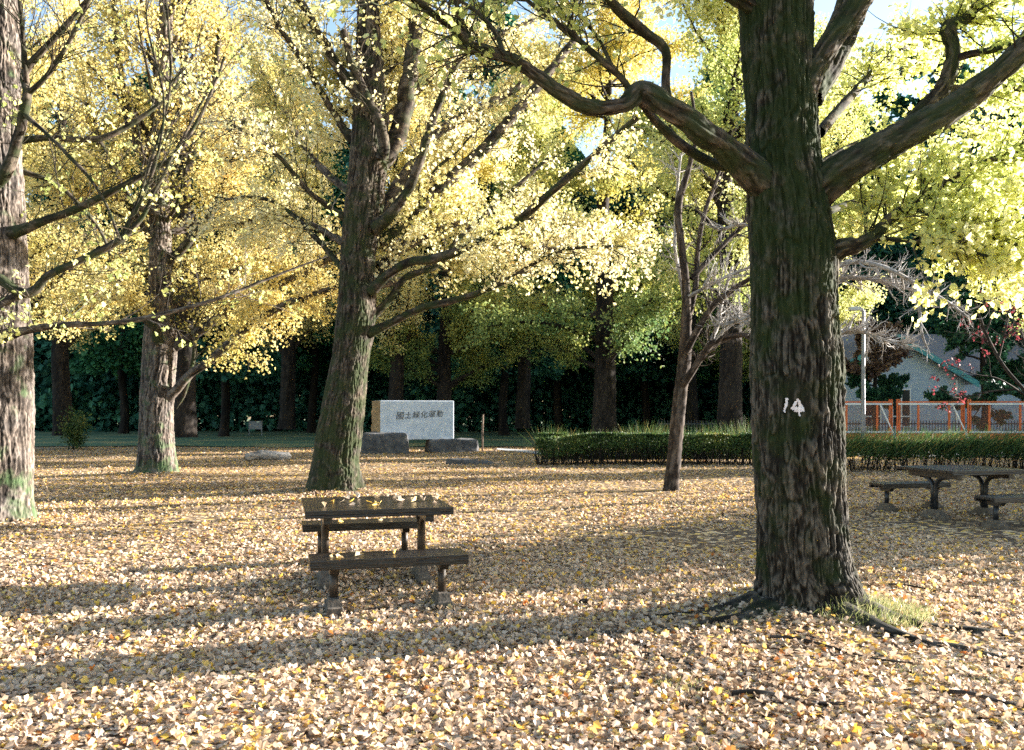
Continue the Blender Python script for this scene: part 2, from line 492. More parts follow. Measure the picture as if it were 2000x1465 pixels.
def lawn_mat():
    m, n, l, b, out = new_mat("lawn_grass")
    tc = n.new("ShaderNodeTexCoord")
    a = n.new("ShaderNodeTexNoise"); a.inputs["Scale"].default_value = .35; a.inputs["Detail"].default_value = 6
    c = n.new("ShaderNodeTexNoise"); c.inputs["Scale"].default_value = 20; c.inputs["Detail"].default_value = 4
    l.new(tc.outputs["Object"], a.inputs["Vector"]); l.new(tc.outputs["Object"], c.inputs["Vector"])
    ad = n.new("ShaderNodeMath"); ad.operation = 'MULTIPLY_ADD'; ad.inputs[1].default_value = .5
    l.new(c.outputs["Fac"], ad.inputs[0]); l.new(a.outputs["Fac"], ad.inputs[2])
    r = ramp(n, [(.5, (.03, .085, .04)), (.75, (.07, .14, .06)), (.95, (.28, .22, .08))])
    l.new(ad.outputs[0], r.inputs[0]); l.new(r.outputs[0], b.inputs["Base Color"])
    b.inputs["Roughness"].default_value = .95
    return m
M['ground'], M['lawn'] = ground_mat(), lawn_mat()

# ------------------------------------------------------------------ generic solids
def box_vf(c, sx, sy, sz, bev=0.0):
    x, y, z = sx / 2, sy / 2, sz / 2
    if bev <= 0:
        V = [(i, j, k) for k in (-z, z) for i, j in ((-x, -y), (x, -y), (x, y), (-x, y))]
        Fq = [(3, 2, 1, 0), (4, 5, 6, 7), (0, 1, 5, 4), (1, 2, 6, 5), (2, 3, 7, 6), (3, 0, 4, 7)]
        return np.array(V) + np.array(c), [np.array(f) for f in Fq]
    import bmesh
    bm = bmesh.new()
    bmesh.ops.create_cube(bm, size=1)
    bmesh.ops.scale(bm, vec=(sx, sy, sz), verts=bm.verts)
    bmesh.ops.bevel(bm, geom=list(bm.edges), offset=bev, segments=2, profile=.6, affect='EDGES')
    bm.verts.index_update()
    V = np.array([v.co[:] for v in bm.verts]) + np.array(c)
    Fq = [np.array([v.index for v in f.verts]) for f in bm.faces]
    bm.free()
    return V, Fq

class Solid:
    """collects polygons in local coordinates, then builds one mesh placed by a frame"""
    def __init__(s):
        s.V, s.F, s.n = [], [], 0
    def add(s, V, Fq):
        s.V.append(np.asarray(V, float)); s.F += [np.asarray(f) + s.n for f in Fq]; s.n += len(V); return s
    def box(s, c, sx, sy, sz, bev=0.0):
        return s.add(*box_vf(c, sx, sy, sz, bev))
    def bar(s, a, b, r, seg=8, r2=None):
        return s.path([a, b], [r, r if r2 is None else r2], seg)
    def path(s, P, R, seg=8):
        wd = Wood(); wd.tube(P, R if np.ndim(R) else [R] * len(P), seg)
        V, Fq = wd.V[0], [f for f in wd.F[0]]
        n = len(P)
        Fq.append(np.arange(seg)[::-1]); Fq.append(np.arange(seg) + (n - 1) * seg)
        return s.add(V, Fq)
    def build(s, name, mat, root=None, smooth=False):
        me = bpy.data.meshes.new(name)
        me.from_pydata(np.vstack(s.V).tolist(), [], [f.tolist() for f in s.F])
        if smooth:
            me.polygons.foreach_set("use_smooth", [len(f) == 4 for f in s.F])
        me.update()
        me.materials.append(mat)
        return put(bpy.data.objects.new(name, me), root)

# ------------------------------------------------------------------ GROUND
TREE_BUMPS = [(2.25, 6.85, .15, .62), (-3.3, 16.6, .10, .9), (-7.0, 12.0, .10, .8), (-8.55, 21.0, .1, 1.0)]
def gz(x, y):
    x = np.asarray(x, float); y = np.asarray(y, float)
    z = (vn2(x, y, .7, 5) - .5) * .05 + (vn2(x, y, 3.1, 6) - .5) * .018
    for bx, by, h, s in TREE_BUMPS:
        z = z + h * np.exp(-((x - bx) ** 2 + (y - by) ** 2) / s ** 2)
    return z

gx = np.concatenate([np.linspace(-600, -30, 14)[:-1], np.linspace(-30, -8, 45)[:-1], np.linspace(-8, 9, 240)[:-1], np.linspace(9, 30, 45)[:-1], np.linspace(30, 600, 14)])
gy = np.concatenate([np.linspace(-300, 0, 8)[:-1], np.linspace(0, 3, 12)[:-1], np.linspace(3, 20, 240)[:-1], np.linspace(20, 60, 60)[:-1], np.linspace(60, 900, 16)])
GX, GY = np.meshgrid(gx, gy)
GZ = np.where(GY < 60, gz(GX, GY), 0)
nx, ny = len(gx), len(gy)
ii = (np.arange(ny - 1)[:, None] * nx + np.arange(nx - 1)[None, :]).ravel()
g = mesh("ground", np.stack([GX.ravel(), GY.ravel(), GZ.ravel()], -1), np.stack([ii, ii + 1, ii + nx + 1, ii + nx], -1), M['ground'])
kind(g, "structure")

def sheet(name, xs, y0f, y1f, mat, z):
    xs = np.asarray(xs, float)
    n = len(xs); rows = 6
    V = []
    for k in range(rows):
        t = k / (rows - 1)
        y = y0f(xs) * (1 - t) + y1f(xs) * t
        V.append(np.stack([xs, y, np.zeros(n) + z], -1))
    V = np.vstack(V)
    i = (np.arange(rows - 1)[:, None] * n + np.arange(n - 1)[None, :]).ravel()
    return kind(mesh(name, V, np.stack([i, i + 1, i + n + 1, i + n], -1), mat), "structure")
xs = np.linspace(-70, 80, 301)
sheet("lawn", xs, lambda x: 36.5 + 2.2 * (vn2(x, x * 0, .35, 1) - .5) + 1.2 * (vn2(x, x * 0, 2.2, 4) - .5) + np.where(x > 0, -1, 0), lambda x: 0 * x + 140, M['lawn'], .035)
sheet("path", np.linspace(-.6, 60, 160), lambda x: 28.6 + .35 * (vn2(x, x * 0, .8, 2) - .5) + np.clip(1.6 - x, 0, 9) * 2.2, lambda x: 31.6 + .35 * (vn2(x, x * 0, .8, 3) - .5) + np.clip(1.6 - x, 0, 9) * 1.4, M['path'], .045)

# ------------------------------------------------------------------ NEAR GINKGO (right)
rng = np.random.default_rng(7)
D0 = 6.85
SC0 = F_PX / D0
prof = np.array([(1194, 1450, 1706), (1160, 1474, 1680), (1110, 1480, 1658), (1050, 1481, 1650), (980, 1480, 1645), (900, 1474, 1642), (800, 1471, 1640), (720, 1468, 1642), (650, 1470, 1633),
                 (580, 1470, 1630), (500, 1470, 1632), (440, 1467, 1620), (380, 1464, 1614), (300, 1463, 1600), (200, 1462, 1592), (100, 1452, 1585), (0, 1446, 1585), (-150, 1452, 1580), (-400, 1465, 1560), (-900, 1490, 1530)], float)
pz = CAM_H - (prof[:, 0] - Y_H) / SC0
pcx = ((prof[:, 1] + prof[:, 2]) / 2 - 1000) / SC0
pr = (prof[:, 2] - prof[:, 1]) / 2 / SC0
near = thing("ginkgo_tree", (2.25, D0, 0), "huge near ginkgo with a white painted number on its mossy trunk", "tree")
zs = np.concatenate([np.arange(-.12, 5.0, .007), np.arange(5.0, 8.4, .05)])
order = np.argsort(pz)
cx = np.interp(zs, pz[order], pcx[order]); rr = np.interp(zs, pz[order], pr[order])
def smooth1(a, k):
    return np.convolve(np.pad(a, k, 'edge'), np.ones(2 * k + 1) / (2 * k + 1), 'valid')
cx, rr = smooth1(cx, 10), smooth1(rr, 6)
def near_rad(th, L):
    z = L - .12
    fl = np.exp(-np.maximum(z, 0) / .22)
    return 1 + fl * (.10 * np.sin(5 * th + .8) + .07 * np.sin(9 * th)) + .025 * np.sin(3 * th + z * 1.1) + .012 * np.sin(7 * th - z * 2)
wd = Wood()
wd.tube(np.stack([cx, np.full_like(cx, D0), zs], -1), rr, 460, amp=.034, f=30, seed=3, radfun=near_rad)
NEAR_TRUNK_V = wd.V[0].reshape(len(zs), 460, 3)
wd.build("trunk", M['bark_near'], near)

def trace(pts, d, n=None):
    """pts: (px, py, half width in px, depth offset)"""
    P = [W(a, b, d + o) for a, b, r, o in pts]
    R = [r * .9 * (d + o) / F_PX for a, b, r, o in pts]
    n = n or max(10, 6 * len(pts))
    Q = catmull(np.array([[*p, r] for p, r in zip(P, R)]), n)
    return Q[:, :3], np.maximum(Q[:, 3], .002)

def limb(root, pts, d, mat, leaves, rng, seg=14, amp=.012, tw=(26, 60), L1=(.35, 1.0), L2=(.12, .35), leafn=0, leafsz=(.05, .075), jit=.05, t0=.25, up=.12, rmin=.0022, n=None, name="limb", rmax=.02, flat=.35, trop=.03, shape='fan', droop=.5):
    P, R = trace(pts, d, n)
    wd = Wood()
    Pd, Rd = P, R
    if amp > 0:
        Q = catmull(np.hstack([P, R[:, None]]), len(P) * 5)
        Pd, Rd = Q[:, :3] + (vn(Q[:, :3] * 5, 1) - .5)[:, None] * R.mean() * .4, Q[:, 3] * (.84 + .18 * vn(Q[:, :3] * 4.5, 8))
    wd.tube(Pd, Rd, seg, amp=amp, f=22, seed=int(rng.integers(90)))
    A, RA = spawn(P[None], R[None], tw[0], rng, t0, 1.0, (30, 70), L1, .3, .45, rmin * 1.6, rmax, up, flat, 7, .13, trop)
    wd.twigs(A, RA, 6)
    B, RB = spawn(A, RA, tw[1], rng, .15, 1, (25, 65), L2, .3, .6, rmin, .006, up * .6, flat, 5, .12, trop)
    wd.twigs(B, RB, 4)
    wd.build(name, mat, root)
    if leafn:
        both = [A, B]
        leaves.append(tree_leaves(A, int(leafn * .45), rng, jit, leafsz, .1, shape, droop=droop))
        leaves.append(tree_leaves(B, int(leafn * .55), rng, jit, leafsz, .0, shape, droop=droop))
    return P, R

NL = []
limbs_near = [
    # left sweeping limb
    ([(1590, 450, 36, .15), (1545, 404, 46, .03), (1500, 364, 44, -.05), (1440, 313, 33, -.25), (1380, 262, 29, -.45), (1300, 208, 27, -.6), (1250, 182, 27, -.6), (1215, 205, 19, -.65), (1150, 208, 18, -.7), (1100, 185, 17, -.75), (1050, 150, 16, -.8), (1000, 120, 16, -.85), (950, 100, 15, -.9), (915, 88, 14, -.95), (870, 45, 10, -1.1), (790, -5, 7, -1.3), (700, -50, 4, -1.6)], 1500, (46, 150)),
    ([(1306, 212, 13, -.6), (1300, 165, 11, -.6), (1302, 110, 11, -.6), (1292, 88, 12, -.6), (1262, 66, 12, -.65), (1220, 30, 13, -.75), (1175, -15, 11, -.9), (1120, -70, 9, -1.1)], 500, (20, 60)),
    ([(1500, 345, 18, .1), (1440, 328, 14, .05), (1390, 318, 13, 0), (1335, 285, 12, -.15), (1285, 240, 11, -.3), (1250, 200, 9, -.45), (1195, 135, 8, -.6), (1120, 70, 7, -.6), (1040, 10, 5, -.6), (990, -40, 3, -.6)], 1100, (30, 90)),
    ([(925, 92, 8, -.95), (905, 50, 6, -1.0), (888, 0, 5, -1.1), (880, -40, 4, -1.2)], 120, (6, 20)),
    ([(985, 112, 7, -.85), (965, 60, 6, -.8), (920, 15, 4, -.8), (860, -15, 3, -.8)], 350, (10, 40)),
    ([(1200, 138, 5, -.6), (1165, 70, 4, -.5), (1120, 20, 3, -.4)], 200, (8, 30)),
    # right limb
    ([(1540, 430, 50, .1), (1595, 375, 52, -.05), (1660, 322, 42, -.2), (1745, 277, 37, -.3), (1850, 218, 32, -.4), (1930, 160, 28, -.5), (2000, 95, 25, -.6), (2080, 20, 22, -.7), (2200, -80, 15, -.9)], 1500, (40, 130)),
    # gnarled upright behind it
    ([(1760, 270, 22, .5), (1800, 222, 22, .5), (1838, 178, 20, .5), (1858, 130, 17, .5), (1862, 90, 16, .5), (1852, 55, 17, .5), (1880, 42, 15, .5), (1905, 25, 9, .5)], 2300, (50, 160)),
    ([(1862, 115, 10, .5), (1900, 105, 9, .4), (1950, 95, 8, .3), (2020, 72, 8, .2), (2100, 50, 6, .1)], 600, (16, 60)),
    ([(1800, 205, 13, .5), (1850, 178, 12, .6), (1900, 175, 10, .8), (1960, 172, 9, 1.0), (2050, 165, 8, 1.2)], 700, (16, 60)),
    # upper right pair
    ([(1565, 190, 30, -.1), (1592, 130, 26, -.1), (1630, 70, 25, -.1), (1680, 0, 26, -.1), (1740, -90, 20, -.1)], 200, (10, 30)),
    ([(1580, 190, 34, .4), (1610, 130, 36, .5), (1645, 60, 37, .6), (1675, -20, 36, .7), (1720, -140, 28, .8)], 200, (8, 30)),
    # low right small limb
    ([(1575, 530, 30, .05), (1612, 503, 36, 0), (1640, 488, 24, -.1), (1680, 478, 16, -.1), (1720, 448, 14, -.1), (1748, 420, 12, -.15), (1800, 385, 9, -.2), (1880, 335, 7, -.2), (1960, 300, 5, -.2), (2050, 260, 4, -.2)], 2200, (40, 130)),
    ([(1748, 418, 9, -.15), (1800, 405, 7, .1), (1870, 385, 6, .3), (1950, 372, 4, .5), (2030, 370, 3, .8)], 1700, (34, 110)),
    ([(1700, 465, 7, -.1), (1770, 470, 5, -.3), (1850, 480, 4, -.5), (1930, 500, 3, -.7)], 1800, (30, 110)),
    ([(1760, 415, 6, -.1), (1820, 420, 5, -.3), (1890, 450, 4, -.4), (1960, 470, 3, -.5), (2040, 500, 3, -.6)], 2200, (36, 130)),
    # top left stub
    ([(1500, 25, 30, 0), (1465, 5, 24, -.1), (1420, -20, 18, -.2), (1340, -60, 13, -.4)], 200, (10, 30)),
    # limbs that leave the far side of the trunk
    ([(1600, 260, 14, .5), (1660, 190, 10, 1.2), (1740, 110, 8, 2.0), (1830, 60, 6, 2.6), (1930, 30, 4, 3.2)], 2000, (34, 110)),
    ([(1590, 330, 12, .5), (1680, 280, 9, 1.2), (1800, 250, 7, 2.2), (1920, 250, 5, 3.0), (2020, 280, 3, 3.6)], 2300, (38, 120)),
    ([(1600, 420, 9, .5), (1680, 390, 7, 1.1), (1780, 360, 5, 1.8), (1880, 400, 4, 2.4), (1980, 430, 3, 3.0)], 2400, (38, 120)),
]
for k, (pts, nl, tw) in enumerate(limbs_near):
    big = max(p[2] for p in pts) > 20
    t0 = {0: .62, 1: .45, 2: .6, 6: .72, 7: .6, 10: .7, 11: .7, 16: .5}.get(k, .25)
    tw, nl = {0: ((34, 150), 240), 1: ((18, 70), 160), 2: ((26, 100), 420), 6: ((30, 110), 500), 7: ((40, 120), 1500)}.get(k, (tw, nl))
    limb(near, pts, D0, M['bark'], NL, rng, seg=64 if big else 12, amp=.026 if big else .008, tw=tw, L1=(.3, .95), L2=(.12, .4), leafn=int(nl * .8), leafsz=(.04, .066), jit=.04, t0=t0, rmax=.008)
# upper crown above the picture
U = Wood()
P0 = np.array([[W(1510, -500, D0)[0], D0, z] for z in (5.4, 6.2, 7, 7.6, 8.2)])
A, RA = spawn(P0[None], np.full((1, 5), .11), 22, rng, 0, 1, (45, 70), (2.0, 3.6), .3, .5, .02, .05, .25, .4, 9, .1, .03)
U.twigs(A, RA, 8)
Bt, RB = spawn(A, RA, 150, rng, .2, 1, (30, 70), (.5, 1.2), .3, .5, .004, .01, .1, .4, 6, .12, .02)
U.twigs(Bt, RB, 4)
U.build("upper_limbs", M['bark'], near)
NL.append(tree_leaves(Bt, 3500, rng, .07, (.05, .08)))
crown("crown", NL, M['lime'], near)

# painted number on the trunk
def smooth_rows(Y):
    return np.stack([smooth1(r, 12) for r in Y])
def painted_number():
    def seg(p, a, b, r):
        a, b = np.array(a), np.array(b)
        t = np.clip(((p - a) @ (b - a)) / ((b - a) @ (b - a)), 0, 1)
        return np.linalg.norm(p - a - t[..., None] * (b - a), axis=-1) - r
    strokes = [((1540.5, 779.5), (1539, 790), 2.4), ((1539, 790), (1536.5, 804), 2.0),
               ((1560, 780), (1556, 786), 1.7), ((1556, 786), (1551, 797), 2.2), ((1560, 780), (1564, 788), 2.2), ((1564, 788), (1568, 800), 3.6),
               ((1551, 797), (1567, 799), 3.0), ((1556, 802), (1562, 803), 2.6), ((1562, 800), (1562.5, 811), 1.5), ((1568, 800), (1571, 803), 1.6)]
    dfront = D0 - .345
    pxs = np.arange(1528, 1580, .35); pys = np.arange(770, 820, .35)
    PX, PY = np.meshgrid(pxs, pys)
    p = np.stack([PX, PY], -1)
    s = np.min([seg(p, a, b, r) for a, b, r in strokes], axis=0)
    s = s + (vn(np.stack([PX * .45, PY * .45, PX * 0], -1), 4) - .5) * 3.0
    X = (PX - 1000) * dfront / F_PX; Z = CAM_H - (PY - Y_H) * dfront / F_PX
    zi = np.clip(((Z + .12) / .007), 0, 720); z0 = zi.astype(int)
    TV = NEAR_TRUNK_V[:730]
    Y = np.zeros_like(X)
    for i in range(X.shape[0]):
        row = TV[z0[i, 0]]
        fr = row[row[:, 1] < D0 - .1]
        o = np.argsort(fr[:, 0])
        Y[i] = np.interp(X[i], fr[o, 0], fr[o, 1])
    Y = np.minimum(Y, smooth_rows(Y)) - .010
    V = np.stack([X, Y, Z], -1).reshape(-1, 3)
    h, wq = X.shape
    i = (np.arange(h - 1)[:, None] * wq + np.arange(wq - 1)[None, :])
    ok = (s[:-1, :-1] < 0).ravel()
    i = i.ravel()[ok]
    Fq = np.stack([i, i + wq, i + wq + 1, i + 1], -1)
    used = np.unique(Fq); mp = np.full(len(V), -1); mp[used] = np.arange(len(used))
    mesh("painted_number", V[used], mp[Fq], M['paint'], near)
painted_number()

# surface roots of the near tree
for k, pts in enumerate([[(2.6, 6.6, .16), (3.1, 6.3, .07), (3.7, 6.1, .05), (4.5, 5.7, .03)], [(2.4, 6.45, .16), (2.75, 5.95, .06), (3.2, 5.5, .05), (3.6, 5.0, .035)], [(1.95, 6.6, .15), (1.4, 6.3, .06), (.8, 6.15, .045), (.1, 5.9, .02)],
                         [(1.9, 6.75, .18), (1.5, 6.75, .07), (1.0, 6.5, .04), (.5, 6.45, .02)], [(2.65, 6.8, .16), (3.2, 6.9, .06), (3.9, 6.7, .05), (4.9, 6.6, .03)], [(3.0, 5.3, .04), (3.5, 5.1, .05), (4.0, 4.7, .04)], [(.6, 5.6, .03), (.95, 5.45, .04), (1.25, 5.2, .03)]]):
    Q = catmull(np.array(pts), 60)
    x = Q[:, 0] + (vn2(Q[:, 0], Q[:, 1], 2.5, 20 + k) - .5) * .15
    y = Q[:, 1] + (vn2(Q[:, 0], Q[:, 1], 2.5, 40 + k) - .5) * .15
    z = gz(x, y) - Q[:, 2] * .55 - .006 + (vn2(x, y, 3.3, 60 + k) - .45) * .05
    wd = Wood(); wd.tube(np.stack([x, y, z], -1), Q[:, 2], 14, amp=.012, f=22, seed=30 + k)
    wd.build("root", M['bark_near'], near)

# ------------------------------------------------------------------ MIDDLE GINKGO
def traced_trunk(root, rows, d, mat, seg=120, amp=.035, f=11, dz=.02, seed=9, lean=0.0, topz=12.0, flare=.12):
    rows = np.array(rows, float)
    sc = F_PX / d
    z = CAM_H - (rows[:, 0] - Y_H) / sc
    c = ((rows[:, 1] + rows[:, 2]) / 2 - 1000) / sc
    r = (rows[:, 2] - rows[:, 1]) / 2 / sc
    o = np.argsort(z)
    zz = np.arange(-.1, topz, dz)
    cc, rr = np.interp(zz, z[o], c[o]), np.interp(zz, z[o], r[o])
    k = max(2, int(.15 / dz))
    cc, rr = smooth1(cc, k), smooth1(rr, max(1, k // 2))
    over = zz > z.max()
    rr = np.where(over, rr[~over][-1] * np.clip(1 - (zz - z.max()) / (topz - z.max()) * .85, .1, 1), rr)
    ph = seed * 1.7
    def rf(th, L):
        q = L - .1
        return 1 + np.exp(-np.maximum(q, 0) / .3) * (flare * np.sin(5 * th + ph) + .5 * flare * np.sin(8 * th)) + .03 * np.sin(3 * th + q * .8 + ph)
    wd = Wood()
    wd.tube(np.stack([cc, np.full_like(cc, d), zz], -1), rr, seg, amp=amp, f=f, seed=seed, radfun=rf)
    wd.build("trunk", mat, root)
    return np.stack([cc, np.full_like(cc, d), zz], -1), rr

rng = np.random.default_rng(21)
DM = 16.6
mid = thing("ginkgo_tree", ((655 - 1000) * DM / F_PX, DM, 0), "leaning golden ginkgo standing behind the foreground picnic table", "tree")
Pm, Rm = traced_trunk(mid, [(968, 592, 716), (950, 600, 708), (900, 612, 700), (850, 620, 708), (800, 630, 713), (750, 640, 717), (700, 650, 721), (650, 655, 730), (600, 660, 735), (550, 662, 732), (500, 665, 732), (450, 668, 742), (400, 673, 748), (350, 680, 752), (300, 684, 758), (250, 688, 757), (200, 691, 752), (150, 692, 748), (100, 696, 745), (0, 700, 740), (-200, 705, 735)], DM, M['bark'], seg=260, amp=.036, f=20, dz=.014, seed=12, topz=12)
ML = []
limbs_mid = [
    ([(690, 275, 12, 0), (668, 245, 9, 0), (640, 200, 8, -.2), (590, 120, 7, -.5), (545, 50, 6, -.8), (515, -10, 5, -1)], 1200, 'D'),
    ([(705, 190, 16, -.1), (672, 150, 13, -.2), (640, 95, 11, -.3), (590, 10, 9, -.5), (560, -50, 7, -.7)], 900, 'D'),
    ([(680, 430, 10, -.1), (640, 402, 7, -.2), (600, 370, 7, -.5), (540, 300, 5, -1), (490, 262, 4, -1.3), (440, 240, 3, -1.5)], 1700, 'N'),
    ([(670, 525, 9, 0), (640, 490, 6, .2), (620, 468, 6, .3), (560, 410, 5, .8), (500, 385, 4, 1.2), (440, 390, 3, 1.6)], 1700, 'N'),
    ([(735, 445, 18, -.2), (762, 420, 13, -.4), (800, 365, 11, -.6), (825, 300, 10, -.7), (850, 220, 9, -.7), (890, 130, 8, -.8), (920, 60, 5, -.9)], 1300, 'D'),
    ([(730, 330, 26, .1), (755, 300, 23, .1), (780, 250, 21, .1), (795, 180, 20, .1), (806, 100, 18, .1), (818, 0, 15, .1), (825, -120, 10, .1)], 900, 'D'),
    ([(745, 310, 15, -.3), (750, 285, 13, -.4), (738, 235, 12, -.5), (712, 180, 11, -.5), (690, 130, 10, -.6), (670, 60, 8, -.7)], 600, 'N'),
    ([(740, 480, 18, .2), (790, 440, 15, .4), (850, 375, 15, .7), (950, 285, 14, 1.2), (1040, 180, 12, 1.6), (1120, 80, 8, 2)], 1900, 'D'),
    ([(740, 420, 16, .4), (800, 330, 14, .8), (870, 250, 13, 1.2), (960, 200, 11, 1.8), (1060, 140, 8, 2.3)], 1600, 'P'),
    ([(725, 570, 14, -.2), (760, 535, 11, -.4), (800, 512, 10, -.6), (850, 505, 11, -.8), (920, 480, 11, -1.1), (1000, 440, 10, -1.4), (1100, 355, 9, -1.8), (1180, 285, 8, -2.1), (1245, 230, 7, -2.3)], 3000, 'D'),
    ([(722, 650, 13, -.1), (760, 632, 9, -.2), (820, 603, 8, -.4), (880, 588, 8, -.6), (940, 570, 7, -.8), (1000, 542, 6, -1), (1060, 505, 5, -1.2), (1120, 485, 4, -1.4), (1200, 480, 3, -1.6)], 2600, 'D'),
    ([(725, 620, 11, .1), (760, 585, 8, .1), (795, 540, 8, .1), (850, 520, 6, .2), (900, 462, 6, .3), (980, 390, 5, .5), (1070, 310, 4, .7)], 2400, 'N'),
    ([(735, 520, 10, .4), (800, 480, 8, 1.0), (880, 440, 7, 1.5), (980, 430, 5, 2.0), (1090, 430, 4, 2.4), (1190, 460, 3, 2.8)], 3000, 'P'),
    ([(735, 560, 9, .4), (800, 540, 7, .9), (890, 500, 6, 1.3), (1000, 480, 5, 1.6), (1120, 490, 4, 1.9), (1230, 480, 3, 2.2)], 2600, 'P'),
    ([(690, 380, 10, .4), (620, 320, 8, 1.0), (560, 230, 6, 1.6), (510, 140, 4, 2.0)], 1800, 'P'),
    ([(680, 480, 9, .4), (610, 440, 7, .9), (540, 420, 5, 1.3), (460, 440, 4, 1.7)], 2200, 'P'),
    ([(740, 250, 12, .4), (830, 160, 10, 1.0), (930, 90, 8, 1.5), (1040, 40, 5, 2)], 1700, 'P'),
]
for pts, nl, t in limbs_mid:
    nl, t0, tw = {'D': (nl * .35, .45, (30, 90)), 'N': (nl * .3, .35, (26, 80)), 'P': (nl * 1.0, .3, (46, 150))}[t]
    limb(mid, pts, DM, M['bark'] if t != 'P' else M['bark_pale'], ML, rng, seg=14, amp=.014, tw=tw, t0=t0, L1=(.5, 1.7), L2=(.2, .6), leafn=int(nl * 1.45), rmax=.012, leafsz=(.05, .085), jit=.07, rmin=.004, flat=.5, trop=-.02, up=.05, droop=.7)
U = Wood()
A, RA = spawn(Pm[None, 250:], Rm[None, 250:], 60, rng, 0, 1, (40, 65), (2.0, 4.2), .45, .5, .02, .06, .2, .35, 9, .1, .03)
kb = A[:, -1, 1] > DM + .3
A, RA = A[kb], RA[kb]
U.twigs(A, RA, 8)
Bt, RB = spawn(A, RA, 330, rng, .15, 1, (30, 70), (.5, 1.5), .3, .5, .005, .012, .05, .4, 6, .12, 0)
U.twigs(Bt, RB, 4)
U.build("upper_limbs", M['bark'], mid)
ML.append(tree_leaves(Bt, 15000, rng, .1, (.065, .11)))
crown("crown", ML, M['gold'], mid)

# ------------------------------------------------------------------ LEFT EDGE GINKGO (half bare)
rng = np.random.default_rng(33)
DL = 12.0
left = thing("ginkgo_tree", ((0 - 1000) * DL / F_PX, DL, 0), "half bare ginkgo with pale ridged trunk at the left edge", "tree")
Pl, Rl = traced_trunk(left, [(1028, -90, 78), (1010, -70, 66), (980, -60, 58), (900, -58, 57), (800, -58, 58), (700, -58, 56), (650, -60, 55), (600, -60, 50), (500, -60, 47), (400, -52, 44), (300, -45, 38), (200, -40, 36), (100, -38, 36), (0, -35, 35), (-300, -25, 28)], DL, M['bark_pale'], seg=240, amp=.028, f=24, dz=.012, seed=17, topz=9)
LLv = []
limbs_left = [
    ([(10, 460, 22, -.1), (45, 448, 15, -.3), (90, 430, 12, -.4), (150, 408, 11, -.5), (230, 368, 9, -.6), (300, 330, 8, -.6), (345, 300, 7, -.6), (400, 210, 5, -.6), (440, 110, 4, -.6)], 160),
    ([(10, 655, 20, -.2), (40, 648, 13, -.4), (80, 640, 11, -.5), (140, 634, 9, -.5), (200, 632, 7, -.5), (270, 624, 6.5, -.4), (340, 608, 5.5, -.3), (420, 585, 5, -.2), (480, 562, 4, 0), (560, 530, 3, .2), (640, 500, 2, .4)], 260),
    ([(-60, 528, 18, -.7), (0, 545, 15, -.8), (40, 572, 14, -.8), (66, 568, 13, -.8), (95, 538, 11, -.8), (150, 512, 10, -.8), (215, 480, 10, -.8), (245, 460, 9, -.8), (280, 420, 6, -.8), (300, 380, 5, -.8), (340, 300, 4, -.8), (410, 170, 3, -.8)], 160),
    ([(62, 570, 10, -.8), (30, 580, 12, -.7), (-10, 605, 13, -.6), (-60, 640, 12, -.5)], 20),
    ([(-30, 370, 20, -.5), (10, 340, 17, -.6), (35, 270, 14, -.7), (52, 190, 12, -.8), (50, 140, 10, -.8), (110, 70, 8, -.9), (180, -10, 6, -1)], 90),
    ([(52, 175, 8, -.8), (45, 80, 7, -.9), (38, 0, 6, -1), (35, -60, 5, -1)], 40),
    ([(52, 185, 8, -.8), (90, 150, 7, -.9), (130, 90, 6, -1), (160, 30, 5, -1.1), (190, -30, 4, -1.2)], 60),
    ([(30, 275, 12, .2), (90, 270, 8, .3), (150, 272, 8, .4), (205, 268, 8, .5), (260, 240, 7, .6), (320, 195, 5, .7), (360, 150, 4, .8)], 150),
    ([(50, 225, 7, -.8), (90, 260, 5, -.9), (150, 320, 5, -1), (195, 375, 4, -1), (220, 430, 4, -1), (235, 470, 4, -1)], 30),
    ([(233, 466, 6, -.8), (262, 410, 4, -.8), (290, 330, 4, -.8), (330, 190, 3, -.8), (330, 60, 3, -.8), (320, -20, 2, -.8)], 60),
    ([(245, 455, 5, -.8), (300, 330, 4, -.9), (320, 200, 3, -1), (290, 60, 3, -1.1), (285, -20, 2, -1.2)], 50),
    ([(25, 330, 9, .3), (100, 355, 6, .4), (160, 405, 5, .5), (200, 460, 4, .6), (215, 500, 3, .7)], 120),
]
for pts, nl in limbs_left:
    pts = [(a, b, c * .85, e) for a, b, c, e in pts]
    limb(left, pts, DL, M['bark_pale'] if nl in (260, 20) else M['bark'], LLv, rng, seg=14, amp=.01, tw=(20, 75), L1=(.4, 1.5), L2=(.15, .6), leafn=nl, leafsz=(.05, .08), jit=.05, rmin=.0025, rmax=.008, up=.25, trop=.06, flat=.1, t0=.12)  # pale bark on sunlit low limbs, dark bark paints shade on upper ones
crown("crown", LLv, M['goldgreen'], left)

